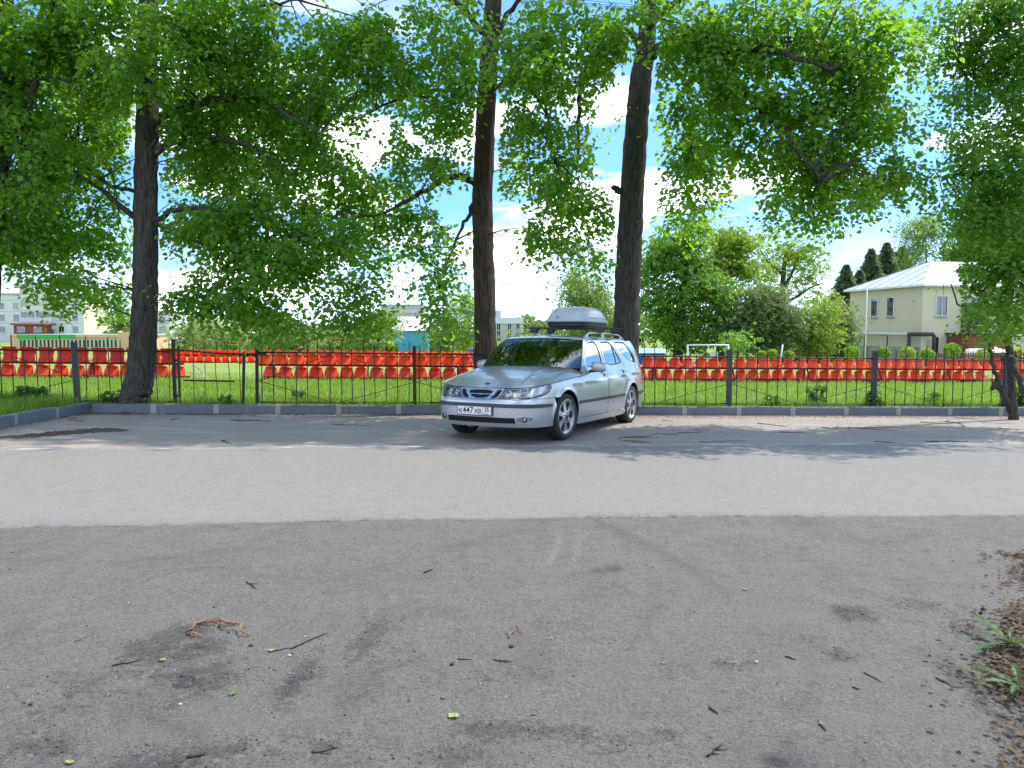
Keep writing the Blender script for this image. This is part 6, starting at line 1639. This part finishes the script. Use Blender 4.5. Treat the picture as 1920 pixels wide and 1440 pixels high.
for px, dy, h, n, lb in ((205, .05, .30, 60, 'low weed between the corner post and the leaning trunk'), (60, .1, .34, 90, 'broad leafed weed left of the corner post'), (25, .3, .36, 90, 'leafy weed clump at the photo edge left of the corner post'),
        (420, .1, .22, 40, 'low weed under the bent gate'), (545, .5, .30, 50, 'weed standing in the grass right of the gate'), (1455, .1, .24, 50, 'small weed right of the post beside the car'), (1545, .35, .46, 120, 'tall leafy weed left of the second blue post'), (1648, .1, .38, 60, 'slim weed at the foot of the second blue post'), (1765, .3, .34, 50, 'weed left of the crooked elm foot'), (1912, .1, .50, 140, 'leafy shoots right of the crooked elm foot')):
    weed(px, dy, h, n, lb)
# ================================================================== soil bank at the right edge, with leaf litter and dandelions
t = NT('soil'); c = t.coord()
n1, n2 = t.noise(c, 30, 6, .75), t.noise(c, 6, 5)
k = t.mix(t.ramp(n1, [(.35, 0.0), (.65, 1.0)]), (.028, .021, .016), (.11, .085, .062))
k = t.mix(t.math('MULTIPLY', n2, .5), k, (.10, .075, .05))
M_soil = t.end(t.principled(k, .95, 0, t.bump(n1, 1.0, .03), .1))
def soil_edge(y): return 1.52 + .665 * (y - 2.3) + .10 * np.sin(y * 3.1) + .05 * np.sin(y * 9)
ys = np.arange(1.2, 6.0, .035); ts = np.linspace(0, 1, 46)
X, Y = [], []
TY, TT = np.meshgrid(ys, ts, indexing='ij')
XX = soil_edge(TY) + 3.2 * TT ** 1.6
fr_ = ss(0, .45, XX - soil_edge(TY)) * (1 - ss(5.0, 5.5, TY + .12 * np.sin(XX * 4)))
bump = .035 * fr_ + fr_ * (.018 * np.sin(XX * 17 + TY * 9) * np.sin(TY * 21) + .02 * rng.random(XX.shape))
ZZ = gz(XX, TY) + .002 + bump + .006 * rng.random(XX.shape) - .03 * (1 - ss(0, .03, XX - soil_edge(TY))) - .04 * ss(5.2, 5.5, TY)
V = np.stack([XX, TY, ZZ], -1).reshape(-1, 3); ny, nx = XX.shape
i = (np.arange(ny - 1)[:, None] * nx + np.arange(nx - 1)[None]).ravel()
tag(link_mesh('soil_bank', np_mesh('soil_bank', V, np.stack([i, i + nx, i + nx + 1, i + 1], -1), M_soil, None, True)), 'bare soil bank', kind='structure')
def soil_z(x, y): return float(gz(x, y)) + .002 + .035 * float(ss(0, .45, x - float(soil_edge(y)))) + .012
M_litter = leafmat('dry_litter', (.050, .034, .023), (.15, .105, .068), (.06, .04, .02), .15, .8)
def scatter(name, label, P, size, m, rs, flat=.85, elong=1.0):
    n = len(P); a = rs.uniform(0, 6.28, n)
    D = np.stack([np.cos(a), np.sin(a), rs.normal(0, .18, n)], -1)
    V, Q, A = leaf_cloud(P, D, size, rs, flat)
    return tag(link_mesh(name, np_mesh(name, V, Q, m, {'rnd': A})), label, kind='stuff')
n = 3600; y = rs.uniform(1.6, 5.3, n); x = soil_edge(y) + np.where(rs.uniform(0, 1, n) < .06, -np.abs(rs.normal(0, .13, n)), np.abs(rs.normal(0, .55, n)) - .04)
P = np.stack([x, y, [soil_z(a, b) for a, b in zip(x, y)]], -1)
scatter('leaf_litter', 'dry brown leaf litter on the soil bank', P, .026, M_litter, rs, .8)
# dandelion rosettes: toothed leaves, each a part
M_dand = leafmat('dandelion_leaf', (.04, .11, .022), (.08, .17, .032), (.12, .25, .02), .35)
def dand_leaf(L_, w, curl):
    mb = MB(); n = 12; V = []; F = []
    for i in range(n + 1):
        s_ = i / n
        ww = w * (math.sin(math.pi * min(1, s_ * .93 + .04)) ** .7) * (1.0 if i % 2 else .52) * (.35 + .65 * s_)
        z = math.sin(s_ * math.pi * .75) * curl * L_ + .01
        V += [(-ww, s_ * L_, z + .12 * ww), (0, s_ * L_, z - .002), (ww, s_ * L_, z + .12 * ww)]
    for i in range(n): a = i * 3; F += [(a, a + 1, a + 4, a + 3), (a + 1, a + 2, a + 5, a + 4)]
    return mb.add(V, F).mesh('leaf', M_dand)
dl = [dand_leaf(.20, .030, .18), dand_leaf(.15, .026, .30), dand_leaf(.24, .032, .10)]
for px, py, k_, lb in ((1895, 1215, 9, 'dandelion rosette on the soil bank, upper one of the three'), (1912, 1300, 7, 'dandelion rosette on the soil bank, lower one at the photo edge'), (1850, 1275, 3, 'tiny dandelion sprout at the soil edge')):
    p = gp(px, py); p.z = soil_z(p.x, p.y)
    root = empty('dandelion', p, random.uniform(0, 6), lb, 'plant', 'dandelions on the soil bank')
    for j in range(k_):
        sc_ = random.uniform(.6, 1.1) * (.45 if k_ == 3 else 1)
        link_mesh('leaf', dl[j % 3], root, (0, 0, .0), (random.uniform(-.1, .25), random.uniform(-.2, .2), j * 6.283 / k_ + random.uniform(-.3, .3)), (sc_, sc_, sc_))
# ================================================================== dirt heap, litter and twigs on the asphalt
M_dirt = simple('brown_dirt', (.085, .055, .040), .95, var=.4, vscale=14, bump=.8, bscale=40)
def dirt_heap(label, pts, wd, ht, m):
    P = [gp(*q) for q in pts]; base = P[len(P) // 2].copy()
    n = 70; V = []; m_ = 15
    for i in range(n + 1):
        s_ = i / n * (len(P) - 1); j = min(int(s_), len(P) - 2); c_ = P[j].lerp(P[j + 1], s_ - j)
        env = math.sin(math.pi * min(.999, max(.001, i / n))) ** .6 * (1 + .25 * math.sin(i * .9) + .15 * random.uniform(-1, 1))
        for q in range(m_):
            b_ = q / (m_ - 1) * 2 - 1
            w_ = wd * env
            V.append((c_.x - base.x + random.uniform(-.01, .01), c_.y + b_ * w_ - base.y, float(gz(c_.x, c_.y + b_ * w_)) - base.z - .004 + ht * env * max(0, 1 - b_ * b_) ** 1.2 * random.uniform(.6, 1.3)))
    F = [(i * m_ + q, i * m_ + q + 1, (i + 1) * m_ + q + 1, (i + 1) * m_ + q) for i in range(n) for q in range(m_ - 1)]
    o = MB().add(V, [f_[::-1] for f_ in F]).build('dirt_heap', m, None, True); o.location = base
    return tag(o, label, 'dirt heap')
dirt_heap('low streak of brown dirt on the asphalt by the corner of the kerb', [(-40, 822), (60, 818), (140, 811), (200, 807), (245, 808)], .30, .035, M_dirt)
dirt_heap('small rusty brown heap of needles behind the front wheel', [(1160, 826), (1180, 827), (1205, 829), (1225, 830)], .10, .014, simple('rusty_needles', (.20, .115, .055), .95, var=.4, vscale=20, bump=.8, bscale=60))
# crumbs of dirt in the stained places
def crumbs(name, label, P, size, m, rs):
    n = len(P); T = np.array([(1, 0, -.3), (-.5, .87, -.3), (-.5, -.87, -.3), (0, 0, .8)])
    a = rs.uniform(0, 6.28, n); s_ = size * np.exp(rs.normal(0, .55, n))
    c_, d_ = np.cos(a), np.sin(a)
    X = (T[None, :, 0] * c_[:, None] - T[None, :, 1] * d_[:, None]) * s_[:, None]; Y = (T[None, :, 0] * d_[:, None] * .7 + T[None, :, 1] * c_[:, None] * .7) * s_[:, None]
    Z = T[None, :, 2] * s_[:, None] * .6
    V = np.stack([X, Y, Z], -1) + P[:, None, :]
    i = np.arange(n)[:, None] * 4
    Q = np.concatenate([i + np.array([q]) for q in ([0, 1, 3], [1, 2, 3], [2, 0, 3])])
    return tag(link_mesh(name, np_mesh(name, V.reshape(-1, 3), Q, m, {'rnd': np.repeat(rs.uniform(0, 1, n), 4)})), label, kind='stuff')
n = 60000; x = rs.uniform(-3.6, 4.0, n); y = 2.35 + rs.uniform(0, 1, n) ** 1.4 * 3.4
pr = stains(x, y) ** 2.2 * .6 + .004
kp = rs.uniform(0, 1, n) < pr; x, y = x[kp], y[kp]
M_crumb = leafmat('dirt_crumb', (.025, .021, .018), (.09, .075, .06), (.01, .01, .01), .02, .9)
crumbs('dirt_crumbs', 'dark crumbs of dirt scattered on the stained driveway', np.stack([x, y, gz(x, y) + .001], -1), .0042, M_crumb, rs)
n = 2600; x = rs.uniform(-3.6, 4.2, n); y = 2.35 + rs.uniform(0, 1, n) ** 1.3 * 6.5
M_chip = leafmat('pale_grit', (.20, .19, .17), (.36, .34, .31), (.01, .01, .01), .02, .9)
crumbs('pale_grit', 'pale grit scattered on the asphalt', np.stack([x, y, gz(x, y) + .001 + .012 * (y > 6.2)], -1), .0032, M_chip, rs)
# litter along the kerb
n = 6500; x = rs.uniform(-8, 12, n); d = np.abs(rs.exponential(.22, n)); y = kerb_y(x) - .01 - d
kp = (x > KX0 + .05); x, y = x[kp], y[kp]
scatter('kerb_litter', 'brown leaf litter and bud scales lying along the kerb', np.stack([x, y, gz(x, y) + .006], -1), .020, M_litter, rs, .9)
n = 1500; x = rs.uniform(2.0, 12, n); y = 10.6 + .1 * x + rs.uniform(0, 1, n) * 3.6
scatter('lane_litter', 'sparse brown litter on the parking lane right of the car', np.stack([x, y, gz(x, y) + .006], -1), .016, M_litter, rs, .9)
# twigs: each its own thing
M_twig = simple('twig_bark', (.035, .027, .022), .9, var=.3, vscale=30)
M_bstrip = simple('bark_strip', (.24, .135, .075), .85, var=.45, vscale=25, bump=.7, bscale=120)
def twig(px0, py0, px1, py1, r, label, kinks=4, fork=0, m=None, name='twig', lift=.0, group='fallen twigs'):
    a, b = gp(px0, py0), gp(px1, py1); hz_ = lambda p: float(gz(p.x, p.y)) + r + (.012 if 6.0 + .105 * p.x < p.y < 10.0 + .13 * p.x else 0)
    L_ = (b - a).length; P = []
    sd_ = (b - a).normalized().cross(Vector((0, 0, 1)))
    for i in range(kinks + 1):
        p = a.lerp(b, i / kinks) + sd_ * (random.uniform(-.07, .07) if kinks < 8 else random.uniform(-.10, .10)) * L_ * (0 < i < kinks)
        p.z = hz_(p) + (lift * math.sin(math.pi * i / kinks)); P.append(p)
    root = empty(name, a, 0, label, 'twig' if name == 'twig' else 'bark', group)
    MB().tube([p - a for p in P], interp_r([r, r * .9, r * .5], len(P)), 6, jit=.12).build('stem', m or M_twig, root, True)
    for k_ in range(fork):
        p = P[1 + k_ % (kinks - 1)]; d = ((b - a).normalized() * random.uniform(.4, 1) + sd_ * random.choice((-1, 1)) * random.uniform(.5, 1)) * L_ * random.uniform(.18, .4)
        q = p + d; q.z = hz_(q); mid = p.lerp(q, .5) + sd_ * .02 * L_; mid.z = hz_(mid)
        MB().tube([p - a, mid - a, q - a], [r * .7, r * .5, r * .3], 5).build('side_shoot', m or M_twig, root, True)
    return root
tw = [((545, 1218, 615, 1188), .004, 'thin straight reddish stick pointing at the driveway centre', 0), ((505, 1222, 545, 1216), .003, 'short stick with a pale bud left of the reddish stick', 0), ((210, 1250, 265, 1238), .004, 'brown twig left of the yellow leaf', 1),
      ((462, 1092, 480, 1105), .004, 'small forked dark twig near the far left of the driveway', 1), ((925, 1238, 960, 1242), .003, 'thin black branched twig in the driveway middle', 3), ((858, 1236, 884, 1238), .003, 'short black twig left of the branched one', 0),
      ((1325, 1420, 1355, 1395), .004, 'black forked twig near the bottom edge, right of centre', 2), ((1330, 1328, 1346, 1340), .005, 'short thick black twig right of centre', 0), ((1472, 1232, 1492, 1238), .004, 'bent dark twig beside the white fleck', 1),
      ((1620, 1262, 1652, 1280), .003, 'thin straw-like twig right of the dark stain', 0), ((1755, 1272, 1780, 1285), .004, 'dark twig near the soil bank', 1), ((1536, 1358, 1548, 1372), .004, 'twig with green bud at lower right', 1), ((585, 1412, 635, 1404), .003, 'thin black twig at the bottom left of centre', 1),
      ((1598, 1290, 1612, 1294), .004, 'stubby dark twig above the green budded one', 0), ((795, 1075, 812, 1068), .005, 'small brown bark chip on the far driveway', 0), ((350, 1422, 385, 1415), .005, 'brown twig at the lower left', 0)]
for (c4, r, lb, fk) in tw: twig(*c4, r, lb, 4, fk)
lane = [((1160, 824, 1330, 806), .006, 'long crooked twig just behind the front wheel', 2), ((1420, 794, 1475, 801), .008, 'brown stick on the lane right of the car', 0), ((1540, 802, 1700, 803), .008, 'longest branching stick lying on the parking lane', 6), ((1460, 811, 1512, 812), .006, 'thin wavy stick left of the branching one', 1), ((1735, 828, 1815, 828), .007, 'dark stick near the road edge', 1), ((1780, 790, 1810, 800), .007, 'forked stick near the kerb, right part', 2), ((1725, 792, 1775, 794), .008, 'flat dark stick near the kerb, right part', 0), ((1790, 784, 1840, 787), .007, 'short stick against the kerb, right part', 0), ((1870, 804, 1925, 806), .006, 'thin stick at the photo edge on the lane', 1), ((1240, 789, 1262, 790), .006, 'short stick behind the rear wheel', 0), ((1640, 828, 1690, 831), .006, 'thin stick at the road edge', 0), ((430, 788, 510, 790), .008, 'crooked branch by the kerb below the bent gate', 3), ((415, 826, 435, 833), .006, 'short dark stick left on the lane', 0), ((320, 787, 336, 786), .010, 'dark lump of bark by the kerb', 0), ((110, 778, 145, 793), .006, 'twig by the kerb corner', 0), ((1310, 830, 1400, 826), .005, 'thin twig near the lane edge right of the car', 1), ((620, 796, 700, 799), .005, 'thin twig by the kerb left of the car', 1)]
for (c4, r, lb, fk) in lane: twig(*c4, r * .75, lb, 11, fk)
for c4, r, lb, lift in (((348, 1186, 408, 1162), .008, 'left half of the folded bark strip on the driveway', .02), ((398, 1165, 468, 1194), .010, 'right half of the folded bark strip on the driveway', .03), ((372, 1172, 440, 1172), .007, 'middle fold of the bark strip on the driveway', .02), ((955, 1198, 968, 1176), .006, 'curled bark shred in the driveway middle', .01), ((966, 1176, 980, 1188), .006, 'second shred of the curled bark in the driveway middle', .01), ((140, 1205, 172, 1192), .005, 'pale bark shreds at the left of the driveway', .01), ((350, 1190, 378, 1196), .008, 'hooked end of the folded bark strip', .01)):
    twig(*c4, r * .72, lb, 6, 2 if r > .006 else 1, M_bstrip, 'bark_strip', lift, 'bark strips on the driveway')
# fallen leaves and pebbles
def one_leaf(px, py, size, colr, label):
    p = gp(px, py); r2 = np.random.default_rng(int(px + py))
    n = 10; V = [(0, 0, .006)]
    for i in range(n):
        a = 2 * math.pi * i / n; rr = size * (1 - .25 * math.cos(a)) * (.62 if i % 2 and size > .03 else .8) * (1 + .15 * r2.normal())
        V.append((rr * math.cos(a), rr * math.sin(a) * .8, .006 + abs(r2.normal(0, .35)) * size * .5))
    o = MB().add(V, [(0, i + 1, (i + 1) % n + 1) for i in range(n)]).build('fallen_leaf', simple('leaf_tint', tuple(v * .72 for v in colr), .7, var=.35, vscale=40), None, False)
    o.location = p; o.rotation_euler = (0, 0, r2.uniform(0, 6)); s_ = o.modifiers.new('thickness', 'SOLIDIFY'); s_.thickness = .0008
    tag(o, label, 'leaf', 'fallen leaves on the driveway')
for a in ((852, 1346, .030, (.36, .46, .16), 'pale yellow green leaf near the bottom centre'), (305, 1239, .020, (.42, .33, .06), 'small yellow leaf left of the dark stain'), (437, 1303, .022, (.12, .20, .05), 'small green leaf below the folded bark strip'), (831, 1309, .012, (.28, .19, .06), 'tiny brown leaf above the pale green one'), (510, 1222, .018, (.33, .38, .12), 'pale green bud scale at the stick'), (1398, 1107, .020, (.40, .27, .15), 'curled tan leaf right of centre'), (1246, 1245, .012, (.20, .30, .08), 'tiny green leaf right of centre'), (574, 1195, .012, (.40, .42, .2), 'tiny pale leaf above the reddish stick'), (543, 1264, .010, (.10, .3, .08), 'tiny bright green leaf on the dark stain'), (1540, 1360, .014, (.24, .28, .08), 'green bud on the twig at lower right'), (132, 1432, .018, (.32, .36, .08), 'yellow green leaf at the lower left corner'), (1035, 1198, .010, (.42, .44, .2), 'tiny pale petal beside the curled bark'), (1418, 1243, .010, (.5, .5, .48), 'tiny white fleck right of centre')): one_leaf(*a)
def pebble(px, py, r, label, c_=(.03, .03, .032)):
    p = gp(px, py); r2 = np.random.default_rng(int(px)); mb = MB()
    rings = [[(r * math.sin(t_) * math.cos(a) * (1 + .2 * r2.normal()), r * math.sin(t_) * math.sin(a) * (1 + .15 * r2.normal()), r * .7 * math.cos(t_) + r * .5) for a in np.linspace(0, 6.283, 9)[:-1]] for t_ in (3.0, 2.3, 1.57, .9, .25)]
    o = mb.loft(rings).build('pebble', simple('pebble_tone', c_, .8), None, True); o.location = p
    tag(o, label, 'pebble', 'pebbles on the driveway')
for a in ((958, 1214, .012, 'black pebble below the curled bark'), (847, 1247, .010, 'black pebble left of the branched twig'), (470, 1212, .010, 'black pebble right of the folded bark strip'), (543, 1231, .010, 'whitish pebble by the reddish stick', (.35, .35, .34)), (338, 1322, .007, 'tiny white pebble on the lower left', (.4, .4, .4)), (57, 1322, .008, 'dark pebble near the left photo edge'), (1745, 1325, .006, 'tiny dark pebble near the soil bank')): pebble(*a)
